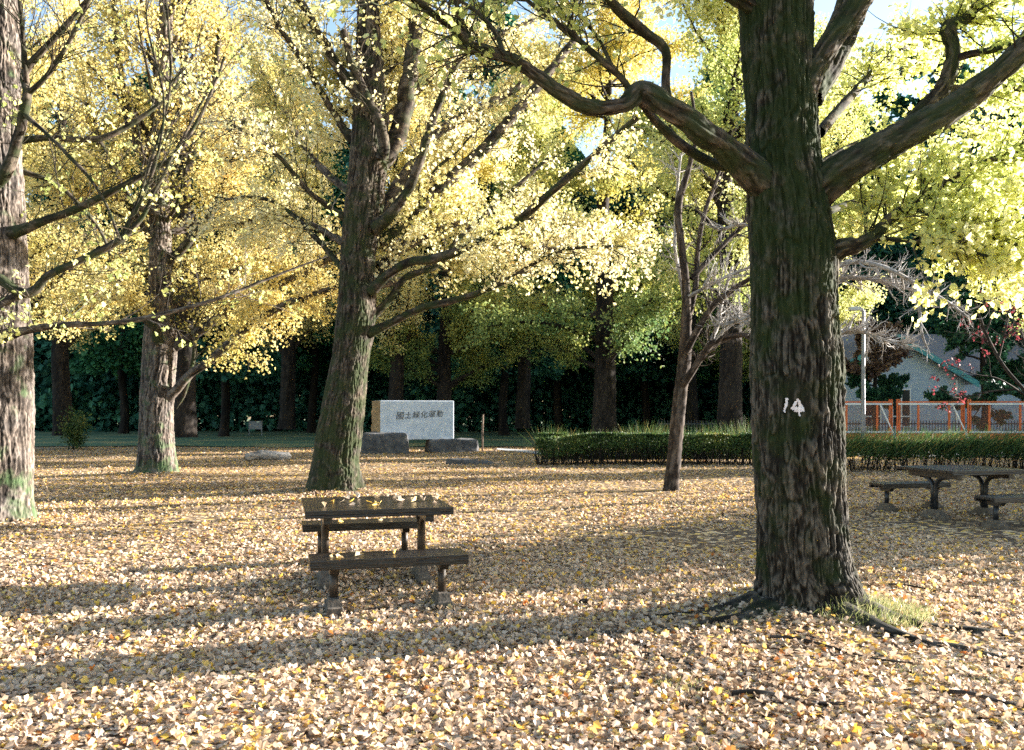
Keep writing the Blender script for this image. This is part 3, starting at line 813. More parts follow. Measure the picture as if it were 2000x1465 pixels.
# ------------------------------------------------------------------ SECOND GOLDEN GINKGO (left centre)
rng = np.random.default_rng(44)
D2 = 21.0
sec = thing("ginkgo_tree", ((305 - 1000) * D2 / F_PX, D2, 0), "golden ginkgo with low spreading boughs left of the lying log", "tree")
P2, R2 = traced_trunk(sec, [(932, 256, 350), (915, 268, 344), (880, 272, 340), (830, 275, 337), (780, 276, 338), (740, 277, 340), (700, 280, 343), (660, 282, 343), (600, 288, 336), (500, 293, 334), (400, 293, 330), (300, 293, 328), (200, 297, 332), (100, 305, 335), (0, 312, 335), (-200, 318, 332)], D2, M['bark_pale'], seg=200, amp=.036, f=17, dz=.02, seed=23, topz=15)
SL = []
limbs_sec = [
    ([(320, 785, 15, 0), (345, 760, 11, -.2), (372, 730, 10, -.4), (410, 705, 10, -.6), (450, 668, 10, -.8), (490, 635, 9, -1), (550, 598, 8, -1.2), (610, 575, 7, -1.4), (660, 560, 5, -1.6)], 3000),
    ([(335, 680, 14, .1), (365, 662, 11, 0), (400, 640, 11, -.1), (440, 608, 11, -.2), (500, 572, 10, -.3), (560, 548, 9, -.4), (620, 520, 7, -.5), (700, 480, 4, -.6)], 3400),
    ([(310, 670, 13, -.3), (300, 640, 9, -.5), (285, 625, 8, -.6), (255, 590, 7, -.8), (230, 540, 6, -1), (200, 500, 5, -1.3)], 1700),
    ([(330, 600, 12, .2), (370, 570, 9, .4), (420, 540, 8, .6), (480, 520, 7, .8), (540, 470, 5, 1.0)], 3000),
    ([(320, 520, 12, 0), (370, 470, 9, -.2), (420, 400, 8, -.4), (450, 320, 7, -.6), (480, 230, 5, -.8)], 2600),
    ([(305, 480, 12, 0), (270, 430, 9, -.3), (235, 360, 8, -.5), (200, 290, 7, -.8), (170, 200, 5, -1)], 2600),
    ([(320, 400, 12, .2), (370, 320, 10, .3), (400, 240, 9, .5), (420, 150, 7, .7), (430, 60, 5, .9)], 2600),
    ([(305, 340, 12, 0), (260, 270, 9, 0), (240, 180, 8, 0), (228, 90, 7, 0), (220, 0, 5, 0)], 2400),
    ([(310, 590, 10, .4), (250, 570, 8, .8), (190, 580, 7, 1.2), (130, 610, 5, 1.6)], 2800),
    ([(325, 460, 10, .4), (400, 430, 8, 1.0), (470, 400, 7, 1.5), (560, 390, 5, 2.0)], 3000),
    ([(310, 420, 10, -.4), (240, 390, 8, -.8), (170, 370, 6, -1.2), (100, 360, 5, -1.6)], 2600),
    ([(345, 800, 0, 0), (362, 765, 4, 0), (378, 700, 5, 0), (384, 630, 5, 0), (385, 570, 4, 0), (380, 520, 3, 0)], 500),
]
for pts, nl in limbs_sec:
    limb(sec, pts, D2, M['bark_pale'] if nl > 2900 else M['bark'], SL, rng, seg=12, amp=.012, tw=(46, 150), L1=(.6, 1.9), L2=(.2, .7), leafn=int(nl * 1.1), t0=.35, rmax=.014, leafsz=(.05, .085), jit=.085, rmin=.005, flat=.5, trop=-.03, up=.05, droop=.7)
U = Wood()
A, RA = spawn(P2[None, 200:], R2[None, 200:], 40, rng, 0, 1, (35, 60), (2.0, 4.5), .45, .5, .02, .06, .2, .35, 9, .1, .03)
U.twigs(A, RA, 7)
Bt, RB = spawn(A, RA, 360, rng, .15, 1, (30, 70), (.5, 1.6), .3, .5, .006, .012, .05, .4, 6, .12, 0)
U.twigs(Bt, RB, 4)
U.build("upper_limbs", M['bark'], sec)
SL.append(tree_leaves(Bt, 7500, rng, .12, (.06, .10)))
crown("crown", SL, M['deepgold'], sec)

# ------------------------------------------------------------------ BACKGROUND GINKGOS
def proto_ginkgo(name, H, r, base, nl, LL, nleaf, sz, mleaf, mbark, seed, ang=(40, 65), trop=.03, droop=.6, flat=.3, flare=1.5, n2=13, shape='kite', lit_top=0.0):
    rng = np.random.default_rng(seed)
    root = thing(name, (0, 0, 0), "", "tree")
    z = np.linspace(-.15, H, 60)
    P = np.stack([.02 * H * (vn2(z, z * 0, .25, seed) - .5) * 2, .02 * H * (vn2(z, z * 0, .25, seed + 1) - .5) * 2, z], -1)
    P[:, :2] -= P[0, :2]
    R = r * np.clip(1 - (z / H) ** 1.1, .03, 1) * (1 + (flare - 1) * np.exp(-np.maximum(z, 0) / .4))
    wd = Wood()
    Q = catmull(np.hstack([P, R[:, None]]), 300)
    wd.tube(Q[:, :3], Q[:, 3], 48, amp=.05, f=7, seed=seed)
    wd.build("trunk", mbark, root)
    wd = Wood()
    A, RA = spawn(P[None], R[None], nl, rng, base / H, .97, ang, (LL * .7, LL * 1.15), .6, .42, .015, .11, .12, flat, 11, .09, trop)
    wd.twigs(A, RA, 8)
    B, RB = spawn(A, RA, nl * n2, rng, .15, 1, (30, 65), (.5, 1.9), .3, .5, .006, .02, .05, .45, 6, .12, trop * .3 - .02)
    wd.twigs(B, RB, 4)
    wd.build("limbs", mbark, root)
    gs = [tree_leaves(B, int(nleaf * .8), rng, .16, sz, .0, shape, 4, droop), tree_leaves(A, int(nleaf * .2), rng, .2, sz, .3, shape, 4, droop)]
    if lit_top:
        gs = [(v, f, np.clip(t * .75 + lit_top * (v[:, 2] / H - .38), 0, 1)) for v, f, t in gs]  # yellower with height: painted sun on top, shade in the lower crown
    crown("crown", gs, mleaf, root)
    return root

gA = proto_ginkgo("ginkgo_tree", 18, .36, 3.4, 44, 4.6, 32000, (.07, .115), M['deepgold'], M['bark_dark'], 101)
gB = proto_ginkgo("ginkgo_tree", 17, .36, 3.6, 44, 4.8, 54000, (.08, .13), M['goldgreen'], M['bark_dark'], 102)
gO = proto_ginkgo("ginkgo_tree", 16, .42, 2.6, 46, 5.8, 56000, (.08, .13), M['olive'], M['bark_dark'], 103, ang=(60, 85), trop=-.02, droop=.7, flat=.85, lit_top=1.1)
GRP = "ginkgo trees behind the lawn edge"
def place(proto, used, px, d, rz, sc, label, group=GRP):
    loc = ((px - 1000) * d / F_PX, d, 0)
    if id(proto) in used:
        return copy_tree(proto, loc, rz, sc, label, group)
    used.add(id(proto))
    proto.location, proto.rotation_euler, proto.scale = loc, (0, 0, rz), (sc, sc, sc)
    proto["label"], proto["group"] = label, group
    return proto
used = set()
place(gB, used, 1425, 30.0, 1.2, 1.2, "tall yellow green ginkgo behind the clipped hedge left of the mossy trunk")
place(gA, used, 362, 31.6, .3, 1.1, "thick dark trunked ginkgo close behind the low boughed golden ginkgo")
place(gA, used, 125, 35.0, 2.1, 1.05, "dark ginkgo trunk with a leafy shrub at its foot")
place(gA, used, 560, 44.0, 4.0, 1.15, "tall golden ginkgo far back beyond the lying log")
place(gA, used, 770, 40.0, 5.2, 1.05, "ginkgo rising right behind the left half of the inscribed monument")
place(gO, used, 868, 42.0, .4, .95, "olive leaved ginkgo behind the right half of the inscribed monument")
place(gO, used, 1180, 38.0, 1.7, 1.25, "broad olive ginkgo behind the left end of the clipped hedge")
place(gB, used, 1352, 50.0, 2.4, 1.1, "yellow green ginkgo behind the slim multi stemmed tree")
place(gB, used, 1020, 47.0, .9, 1.15, "yellow green ginkgo far back right of the monument")
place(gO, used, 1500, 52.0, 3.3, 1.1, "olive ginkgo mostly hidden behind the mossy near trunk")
place(gB, used, 2150, 26.5, 5.0, .9, "yellow green ginkgo spreading in from the right edge above the far table")
place(gA, used, 20, 27.0, 1.0, 1.0, "golden ginkgo behind the half bare tree at the left edge")
place(gB, used, 1590, 34.0, .2, .9, "yellow green ginkgo hidden behind the near trunk, its crown showing to the right")

# ------------------------------------------------------------------ SLIM MULTI STEMMED TREE
rng = np.random.default_rng(55)
DS = 17.2
slim = thing("slim_tree", ((1312 - 1000) * DS / F_PX, DS, 0), "slim smooth barked tree with forking stems beside the hedge", "tree")
Q, QR = trace([(1310, 968, 22, 0), (1312, 945, 17, 0), (1318, 880, 15, 0), (1325, 800, 15, 0), (1332, 740, 14, 0), (1338, 690, 14, 0), (1340, 640, 12, 0), (1340, 560, 9, 0), (1330, 470, 8, 0), (1325, 400, 8, 0), (1345, 330, 6, 0), (1360, 260, 4, 0), (1350, 180, 3, 0)], DS, 200)
wd = Wood(); wd.tube(Q, QR, 30, amp=.02, f=8, seed=5)
wd.build("trunk", M['bark_smooth'], slim)
SLv = []
for pts in [[(1340, 640, 8, 0), (1358, 560, 7, .1), (1362, 500, 6, .2), (1375, 420, 5, .3), (1400, 350, 4, .4), (1415, 290, 3, .4)],
            [(1350, 545, 7, .1), (1400, 490, 6, .2), (1440, 450, 5, .3), (1475, 410, 4, .4), (1520, 360, 3, .5)],
            [(1338, 690, 10, -.1), (1365, 640, 8, -.2), (1395, 595, 7, -.3), (1440, 560, 6, -.4), (1490, 530, 5, -.5), (1540, 500, 4, -.6)],
            [(1334, 752, 9, -.1), (1352, 725, 8, -.3), (1375, 690, 8, -.4), (1395, 668, 7, -.5), (1440, 655, 6, -.6), (1480, 655, 5, -.7), (1520, 640, 3, -.8)],
            [(1395, 668, 5, -.5), (1420, 640, 4, -.6), (1460, 615, 4, -.7), (1500, 600, 3, -.8)],
            [(1342, 620, 5, .1), (1328, 540, 4, .3), (1318, 480, 4, .4), (1322, 380, 3, .5), (1330, 300, 3, .5)],
            [(1375, 690, 5, -.4), (1400, 640, 5, -.2), (1410, 590, 4, 0), (1430, 520, 3, .2)],
            [(1345, 580, 5, -.1), (1380, 560, 4, -.2), (1420, 540, 4, -.3), (1470, 520, 3, -.4)]]:
    limb(slim, pts, DS, M['bark_smooth'] if pts[0][2] > 6 else M['bark_grey'], SLv, rng, seg=10, amp=.004, tw=(26, 120), L1=(.3, 1.0), L2=(.12, .45), rmin=.004, up=.05, trop=.03, flat=.2, t0=.2)

# grey bare tree behind the near trunk, tiers of fine twigs
rng = np.random.default_rng(56)
DB = 15.5
bare = thing("bare_tree", ((1590 - 1000) * DB / F_PX, DB, 0), "leafless pale grey twiggy tree behind the near mossy trunk", "tree")
Q, QR = trace([(1590, 980, 16, 0), (1585, 850, 13, 0), (1580, 720, 11, 0), (1575, 600, 9, 0), (1580, 480, 6, 0), (1590, 400, 4, 0)], DB, 90)
wd = Wood(); wd.tube(Q, QR, 20, amp=.01, f=10, seed=6); wd.build("trunk", M['bark_grey'], bare)
for pts, tw in [([(1580, 690, 8, 0), (1630, 655, 6, -.1), (1680, 648, 5, -.2), (1730, 665, 4, -.3), (1780, 670, 3, -.3)], (60, 420)),
            ([(1580, 600, 8, 0), (1640, 548, 6, .1), (1700, 545, 5, .2), (1760, 560, 4, .2), (1810, 575, 3, .2)], (60, 420)),
            ([(1580, 560, 7, 0), (1650, 515, 6, -.2), (1720, 520, 5, -.4), (1790, 555, 4, -.5), (1850, 590, 4, -.6), (1890, 620, 3, -.6)], (50, 320)),
            ([(1580, 640, 6, 0), (1520, 610, 5, -.2), (1460, 620, 4, -.3), (1410, 640, 3, -.3)], (40, 260)),
            ([(1785, 555, 4, -.5), (1795, 600, 4, -.5), (1800, 650, 3, -.5), (1815, 690, 2, -.5)], (8, 30)),
            ([(1580, 520, 6, 0), (1530, 470, 5, .2), (1460, 440, 4, .4), (1400, 450, 3, .5)], (40, 220))]:
    limb(bare, pts, DB, M['bark_grey'], SLv, rng, seg=8, amp=.003, tw=tw, L1=(.2, .8), L2=(.06, .24), rmin=.0035, up=.1, trop=.05, flat=.55, t0=.15)

# ------------------------------------------------------------------ RED LEAVED TREE, PINES
rng = np.random.default_rng(57)
DR = 19.0
redt = thing("red_leaved_tree", ((2010 - 1000) * DR / F_PX, DR, 0), "sparse thin tree with a few red leaves in front of the pine", "tree")
wd = Wood(); Q, QR = trace([(2110, 960, 7, 0), (2065, 860, 6, 0), (2015, 780, 5, 0), (1960, 715, 5, 0), (1925, 650, 4, 0), (1905, 590, 3, 0)], DR, 40)
wd.tube(Q, QR * .8, 8, seed=2); wd.build("trunk", M['bark_smooth'], redt)
RL = []
for pts in [[(2000, 770, 4, 0), (1950, 740, 3, -.3), (1900, 730, 2, -.5), (1850, 710, 2, -.6)], [(1960, 715, 4, 0), (1930, 670, 3, .2), (1880, 640, 2, .4)], [(1950, 700, 4, 0), (1965, 640, 3, -.2), (1975, 590, 2, -.3)],
            [(2010, 780, 4, 0), (2005, 700, 3, .3), (1995, 640, 2, .5)], [(1990, 760, 4, 0), (1930, 765, 3, .2), (1890, 775, 2, .3), (1860, 780, 2, .3)], [(1925, 650, 3, 0), (1940, 610, 3, 0), (1950, 570, 2, 0)]]:
    limb(redt, [(a, b, c * .6, e) for a, b, c, e in pts], DR, M['bark_smooth'], RL, rng, seg=6, amp=0, tw=(16, 36), L1=(.3, .9), L2=(.12, .35), rmin=.004, leafn=60, leafsz=(.05, .085), jit=.04, shape='kite')
crown("crown", RL, M['red'], redt)

def pine(px, d, H, r, spread, n1, seed, label, brown=False, lean=0.0):
    rng = np.random.default_rng(seed)
    x0 = (px - 1000) * d / F_PX
    root = thing("pine_tree", (x0, d, 0), label, "tree", "pines in front of the house")
    z = np.linspace(-.1, H, 30)
    P = np.stack([x0 + lean * z + .25 * (vn2(z, z * 0, .6, seed) - .5), d + .25 * (vn2(z, z * 0, .6, seed + 3) - .5), z], -1)
    R = r * np.clip(1 - .8 * z / H, .08, 1)
    wd = Wood(); wd.tube(P, R, 14, amp=.02, f=9, seed=seed); wd.build("trunk", M['bark_dark'], root)
    A, RA = spawn(P[None], R[None], n1, rng, .3, 1, (70, 95), (spread * .6, spread), .65, .45, .015, .05, -.02, .9, 8, .14, .02)
    B, RB = spawn(A, RA, n1 * 9, rng, .3, 1, (30, 70), (.25, .7), .2, .5, .006, .012, .1, .7, 5, .12, .05)
    wd = Wood(); wd.twigs(A, RA, 6); wd.twigs(B, RB, 4); wd.build("limbs", M['bark_dark'], root)
    if brown:
        hi = B[:, 0, 2] > H * .62
        crown("crown", [needles(B[~hi], 9000, rng)], M['pine'], root)
        crown("withered_crown", [needles(B[hi], 8000, rng)], M['brownpine'], root)
    else:
        crown("crown", [needles(B, 22000, rng)], M['pine'], root)
def needles(P, n, rng):
    idx, t, i, pos, tan = pick(P, n, rng, .2, 1)
    fwd = rng.normal(0, .7, (n, 3)) + tan + [0, 0, .3]
    V, Fq, T = leaf_geo(pos + rng.normal(0, .05, (n, 3)), fwd, rng.normal(0, 1, (n, 3)), rng.uniform(.12, .2, n), rng, rng.random(n), 'kite')
    return V, Fq, T
pine(1708, 37.0, 5.0, .14, 2.3, 22, 71, "small half withered pine in front of the house windows", brown=True)
pine(1925, 34.0, 6.2, .2, 3.1, 34, 72, "dark green pine right of the house gable", lean=-.03)

# shrub against the dark trunk at left
rng = np.random.default_rng(58)
shr = thing("shrub", ((148 - 1000) * 34.2 / F_PX, 34.2, 0), "small leafy shrub at the foot of the dark ginkgo trunk", "shrub")
n = 26
A, RA = grow(np.stack([np.full(n, shr.location[0]) + rng.normal(0, .12, n), 34.2 + rng.normal(0, .12, n), np.zeros(n)], -1), np.stack([rng.normal(0, .25, n), rng.normal(0, .25, n), np.ones(n)], -1), rng.uniform(.9, 1.7, n), np.full(n, .008), rng)
wd = Wood(); wd.twigs(A, RA, 4); wd.build("stems", M['bark_dark'], shr)
crown("foliage", [tree_leaves(A, 1600, rng, .12, (.06, .11), .2, 'kite')], M['hedge'], shr)

# ------------------------------------------------------------------ HEDGE AND OVERGROWN ROW
def hedge(name, x0, x1, y0, dep, H, nleaf, nstem, mat, label, seed, root_x, gap=.42, bladey=0):
    rng = np.random.default_rng(seed)
    root = thing(name, (root_x, y0, 0), label, "hedge")
    x = rng.uniform(x0, x1, nstem); y = y0 + rng.uniform(-dep / 2, dep / 2, nstem)
    A, RA = grow(np.stack([x, y, np.zeros(nstem)], -1), np.stack([rng.normal(0, .25, nstem), rng.normal(0, .25, nstem), np.ones(nstem)], -1), rng.uniform(H * .75, H * .96, nstem), np.full(nstem, .012), rng, 5, .12)
    wd = Wood(); wd.twigs(A, RA, 4); wd.build("stems", M['bark_dark'], root)
    px = rng.uniform(x0, x1, nleaf); py = y0 + dep / 2 * np.sign(rng.normal(0, 1, nleaf)) * rng.random(nleaf) ** .35
    top = H * (1 + .10 * (vn2(px, py, 1.6, seed) - .5) + .05 * (vn2(px, py, 5, seed) - .5))
    pz_ = gap * H * (.6 + .9 * vn2(px, py, 2.2, seed + 1)) + (top - gap * H) * (1 - rng.random(nleaf) ** 1.6)
    keep = vn(np.stack([px * 3, py * 3, pz_ * 3], -1), seed + 2) > .30
    keep |= rng.random(nleaf) < .2
    px, py, pz_ = px[keep], py[keep], np.minimum(pz_, top)[keep]
    n = len(px)
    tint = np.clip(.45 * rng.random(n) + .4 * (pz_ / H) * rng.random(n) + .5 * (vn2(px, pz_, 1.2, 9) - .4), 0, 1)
    geo = [leaf_geo(np.stack([px, py, pz_], -1), rng.normal(0, 1, (n, 3)) + [0, 0, .3], rng.normal(0, .8, (n, 3)) + [0, -.4, .5], rng.uniform(.045, .085, n), rng, tint, 'kite')]
    crown("foliage", geo, mat, root)
    return root
def blades(P, L, rng, lean, wd=.012, K=5, mat=None, arch=.5):
    n = len(P)
    d = np.stack([rng.normal(lean[0], .35, n), rng.normal(lean[1], .35, n), np.ones(n)], -1)
    d = unit(d); pos = P.copy(); side = unit(np.cross(d, rng.normal(0, 1, (n, 3))))
    V = []
    st = (L / (K - 1))[:, None]
    for k in range(K):
        wk = wd * (1 - (k / (K - 1)) ** 1.5) + .001
        V += [pos - side * wk / 2, pos + side * wk / 2]
        out = np.stack([d[:, 0], d[:, 1], np.zeros(n)], -1)
        d = unit(d + arch / K * (out * 1.2 - np.array([0, 0, .55])))
        pos = pos + d * st
    V = np.stack(V, 1).reshape(-1, 3)
    Fg = np.array([[2 * k, 2 * k + 1, 2 * k + 3, 2 * k + 2] for k in range(K - 1)])
    Fq = (Fg[None] + (np.arange(n) * 2 * K)[:, None, None]).reshape(-1, 4)
    return V, Fq, np.repeat(rng.random(n), 2 * K)
hedge("hedge", .7, 7.3, 25.0, .9, .86, 15000, 420, M['hedge'], "clipped low hedge with bare stems below behind the slim tree", 61, 4.0)
rw = hedge("hedge", 7.6, 20.0, 22.6, 1.2, .74, 24000, 500, M['hedge'], "overgrown dark hedge in front of the orange fence", 62, 12.0)
rng = np.random.default_rng(63)
n = 9000
P = np.stack([rng.uniform(7.6, 20, n), 22.6 + rng.uniform(-.8, .8, n), rng.uniform(.3, .85, n)], -1)
crown("arching_shoots", [blades(P, rng.uniform(.2, .5, n), rng, (.45, -.2), .012)], M['weed'], rw)
n = 2600
xx = rng.uniform(.9, 7.4, n)
P = np.stack([xx, 25.9 + rng.uniform(-.25, .3, n), np.full(n, .1)], -1)
o = crown("weeds", [blades(P, .72 + .4 * vn2(xx, xx * 0, 1.3, 5) + rng.uniform(0, .25, n), rng, (.15, -.05), .012)], M['weed'], None)
kind(o, "stuff")

# ------------------------------------------------------------------ ORANGE FENCE
DF = 32.0
def fence_panel():
    root = thing("fence_panel", (0, 0, 0), "", "fence panel", "orange barrier panels along the fence line")
    Lp, H0, H1 = 2.5, .76, 1.86
    f = Solid()
    f.box((0, 0, H1), Lp, .05, .05); f.box((0, 0, .45), Lp, .05, .05)
    for x in (-Lp / 2 + .03, -Lp / 2 + .11, Lp / 2 - .11, Lp / 2 - .03):
        f.box((x, 0, .98), .05, .056, 1.96)
    for x in (-.45, .68):
        f.box((x, 0, 1.32), .07, .044, 1.04)
    f.box((0, 0, .60), Lp - .3, .03, .22)
    f.build("frame", M['orange'], root)
    r = Solid(); r.box((0, -.032, H1 - .075), Lp - .1, .05, .06); r.box((0, -.032, H0), Lp - .1, .05, .06)
    r.build("rail", M['white_steel'], root)
    b = Solid(); b.bar((.75, -.10, H1 - .1), (1.42, -.42, .02), .026); b.build("brace", M['white_steel'], root)
    m = Solid()
    n = 30
    for i in range(-12, n):
        a0, a1 = -1.1 + i * .075, -1.1 + i * .075 + .95
        for s in (1, -1):
            x0, x1, z0, z1 = a0, a1, .80, 1.75
            if x0 < -1.1: z0 += (-1.1 - x0); x0 = -1.1
            if x1 > 1.1: z1 -= (x1 - 1.1); x1 = 1.1
            if x1 - x0 < .05: continue
            m.bar((s * x0, s * .006, z0), (s * x1, s * .006, z1), .004, 3)
    m.build("mesh_panel", M['wire'], root)
    return root
fp = fence_panel()
names = ["orange barrier panel just right of the near trunk", "orange barrier panel in front of the right house window", "orange barrier panel at the house corner", "orange barrier panel at the right picture edge"]
pxs = [1600, 1737.5, 1872, 2007]
for i, (lb, px) in enumerate(zip(names, pxs)):
    loc = ((px + 77 - 1000) * DF / F_PX, DF - i * .12, 0)
    if i == 0:
        fp.location = loc; fp["label"] = lb
    else:
        copy_tree(fp, loc, 0, 1, lb)
# dark picket fence
pk = Solid()
for x in np.arange(-2, 28, .13):
    pk.box((x, 0, .55), .03, .02, 1.1)
pk.box((13, .03, .95), 30, .03, .06); pk.box((13, .03, .25), 30, .03, .05)
o = pk.build("picket_fence", M['picket'])
o.location = (8.5, 38.5, 0)
tag(o, "long dark picket fence behind the orange barrier", "fence")

# ------------------------------------------------------------------ HOUSE
DH = 42.0
hx0, hx1 = (1600 - 1000) * DH / F_PX, (1882 - 1000) * DH / F_PX
ax = (1745 - 1000) * DH / F_PX
house = thing("house", ((hx0 + hx1) / 2, DH, 0), "pale plastered house with teal gable trim behind the fences", "house")
hc = (hx0 + hx1) / 2
zE, zA = 3.05, 5.05
def ext(poly, y0, y1):
    n = len(poly)
    V = [(x, y0, z) for x, z in poly] + [(x, y1, z) for x, z in poly]
    Fq = [np.arange(n)[::-1] if False else np.arange(n), np.arange(n)[::-1] + n] + [np.array([i, i + n, (i + 1) % n + n, (i + 1) % n]) for i in range(n)]
    return V, Fq
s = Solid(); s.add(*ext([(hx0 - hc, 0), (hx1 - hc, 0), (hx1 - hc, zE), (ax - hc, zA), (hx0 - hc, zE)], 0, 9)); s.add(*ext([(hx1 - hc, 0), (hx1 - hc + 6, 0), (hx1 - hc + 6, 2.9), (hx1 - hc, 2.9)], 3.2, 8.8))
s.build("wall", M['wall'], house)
s = Solid()
for xa, xb in ((hx0 - hc - .5, ax - hc), (hx1 - hc + .5, ax - hc)):
    za = zE - .5 * (zA - zE) / ((hx1 - hx0) / 2)
    V = [(xa, -.45, za + .03), (xb, -.45, zA + .03), (xb, 9.3, zA + .03), (xa, 9.3, za + .03)]
    V += [(x, y, z + .14) for x, y, z in V]
    s.add(V, [np.array(q) for q in ((0, 1, 2, 3), (7, 6, 5, 4), (0, 4, 5, 1), (1, 5, 6, 2), (2, 6, 7, 3), (3, 7, 4, 0))])
# long main roof: its slope faces the camera
x0, x1 = ax - hc - 1.0, hx1 - hc + 7
V = [(x0, 2.6, 3.35), (x1, 2.6, 3.35), (x1 - 2, 6.2, 5.75), (x0 + .6, 6.2, 5.75), (x0, 9.4, 3.35), (x1, 9.4, 3.35)]
s.add(V, [np.array(q) for q in ((0, 1, 2, 3), (3, 2, 5, 4), (0, 3, 4), (1, 5, 2), (0, 4, 5, 1))])
s.build("roof", M['roof'], house)
s = Solid()
for xa, xb in ((hx0 - hc - .5, ax - hc), (hx1 - hc + .5, ax - hc)):
    za = zE - .5 * (zA - zE) / ((hx1 - hx0) / 2)
    V = [(xa, -.50, za - .14), (xb, -.50, zA - .14), (xb, -.50, zA + .16), (xa, -.50, za + .16)]
    V += [(x, y + .04, z) for x, y, z in V]
    s.add(V, [np.array(q) for q in ((0, 1, 2, 3), (7, 6, 5, 4), (0, 4, 5, 1), (1, 5, 6, 2), (2, 6, 7, 3), (3, 7, 4, 0))])
s.build("bargeboard", M['teal'], house)
for a, b, zt in ((1687, 1719, 2.55), (1742, 1777, 2.55)):
    xa, xb = (a - 1000) * DH / F_PX - hc, (b - 1000) * DH / F_PX - hc
    s = Solid(); zb, wm = .75, (xa + xb) / 2
    s.box((wm, -.02, (zb + zt) / 2), xb - xa, .05, zt - zb)
    win = s.build("window", M['glass'], house)
    s = Solid()
    for x in (xa, wm, xb): s.box((x, -.05, (zb + zt) / 2), .06, .06, zt - zb + .08)
    for z in (zb, 1.25, zt): s.box((wm, -.046, z), xb - xa, .05, .06)
    s.build("frame", M['white_steel'], win)
s = Solid(); s.box(((1722 - 1000) * DH / F_PX - hc, -.02, 4.25), .45, .05, .25); s.build("vent", M['teal'], house)
s = Solid(); s.bar(((1867 - 1000) * DH / F_PX - hc, -.08, 0), ((1867 - 1000) * DH / F_PX - hc, -.08, 3), .05); s.build("downpipe", M['white_steel'], house)

# ------------------------------------------------------------------ LAMP POST
DLm = 30.0
xl = (1686 - 1000) * DLm / F_PX
lamp = thing("street_lamp", (xl, DLm, 0), "grey street lamp with a flat box head before the house", "street lamp")
hz = CAM_H - (603 - Y_H) * DLm / F_PX
s = Solid(); s.path([(0, 0, 0), (0, 0, 1.2), (0, 0, hz - .12), (-.04, 0, hz - .02), (-.12, 0, hz)], [.085, .075, .06, .055, .05], 12); s.box((0, 0, .01), .3, .3, .02)
s.build("pole", M['pole'], lamp, True)
s = Solid(); s.box((-.29, 0, hz), .40, .24, .13, .03); s.build("lamp_head", M['lamp'], lamp)

# ------------------------------------------------------------------ MONUMENT
def rough_block(name, L, Wd, H, taper, loc, rz, mat, label, seed, cat="rock", group=None, amp=.06):
    import bmesh
    bm = bmesh.new()
    bmesh.ops.create_cube(bm, size=1)
    bmesh.ops.bevel(bm, geom=list(bm.edges), offset=.06, segments=1, affect='EDGES')
    bmesh.ops.subdivide_edges(bm, edges=bm.edges, cuts=7, use_grid_fill=True)
    V = np.array([v.co[:] for v in bm.verts])
    t = V[:, 2] + .5
    P = np.stack([V[:, 0] * L * (1 - taper * t), V[:, 1] * Wd * (1 - taper * t), (V[:, 2] + .5) * H - .03], -1)
    q = P * 2.6 + seed
    P += (np.stack([vn(q, seed), vn(q, seed + 1), vn(q, seed + 2)], -1) - .5) * amp * 2 + (np.stack([vn(q * 4, seed), vn(q * 4, seed + 1), vn(q * 4, seed + 2)], -1) - .5) * amp * .5
    for v, p in zip(bm.verts, P): v.co = p
    me = bpy.data.meshes.new(name); bm.to_mesh(me); bm.free()
    me.materials.append(mat)
    o = put(bpy.data.objects.new(name, me)); o.location = loc; o.rotation_euler = (0, 0, rz)
    return tag(o, label, cat, group)
TH = math.radians(18.5)
mx0 = W(742, 858, 31.4); mz0 = .48
mL, mT, mH = 2.76, 1.5, 1.43
ct, st_ = math.cos(TH), math.sin(TH)
mcx, mcy = mx0[0] + ct * mL / 2 - st_ * mT / 2, mx0[1] + st_ * mL / 2 + ct * mT / 2
mon = thing("stone_monument", (mcx, mcy, mz0), "pale granite slab carved with six characters resting on two rocks", "monument", rz=TH)
s = Solid(); s.box((0, -.01, mH / 2), mL, mT - .03, mH, .03); s.build("slab", M['granite'], mon)
import bmesh as _bm
bm = _bm.new(); _bm.ops.create_cube(bm, size=1); _bm.ops.subdivide_edges(bm, edges=bm.edges, cuts=9, use_grid_fill=True)
V = np.array([v.co[:] for v in bm.verts])
P = V * [.10, mT - .02, mH - .02] + [-mL / 2, 0, mH / 2]
P[:, 0] += np.where(V[:, 0] < 0, (vn(P * 9, 3) - .5) * .09, 0)
for v, p in zip(bm.verts, P): v.co = p
me = bpy.data.meshes.new("rough_end"); bm.to_mesh(me); bm.free(); me.materials.append(M['granite_rough'])
put(bpy.data.objects.new("rough_end", me), mon)
CH = "國土緑化運動"
for i, ch in enumerate(CH):
    cu = bpy.data.curves.new("character", 'FONT')
    cu.body = ch; cu.size = .27 if i else .31; cu.extrude = .006; cu.shear = .15; cu.align_x = 'CENTER'; cu.align_y = 'CENTER'
    tmp = bpy.data.objects.new("character", cu); C.objects.link(tmp)
    dg = bpy.context.evaluated_depsgraph_get()
    me = bpy.data.meshes.new_from_object(tmp.evaluated_get(dg))
    bpy.data.objects.remove(tmp)
    me.materials.clear(); me.materials.append(M['letter'])
    o = put(bpy.data.objects.new("character", me), mon)
    t = (780 - 742 + (858 - 780) * i / 5) / 145
    o.location = (-mL / 2 + mL * t, -mT / 2 + .002, mH * .60 + .016 * i)
    o.rotation_euler = (math.radians(90), 0, 0)
rough_block("base_rock", 1.75, 1.1, .78, .12, (W(748, 885, 31.0)[0], 31.3, 0), .25, M['rock'], "dark rock under the left end of the granite monument", 5, "rock", "base rocks under the monument")
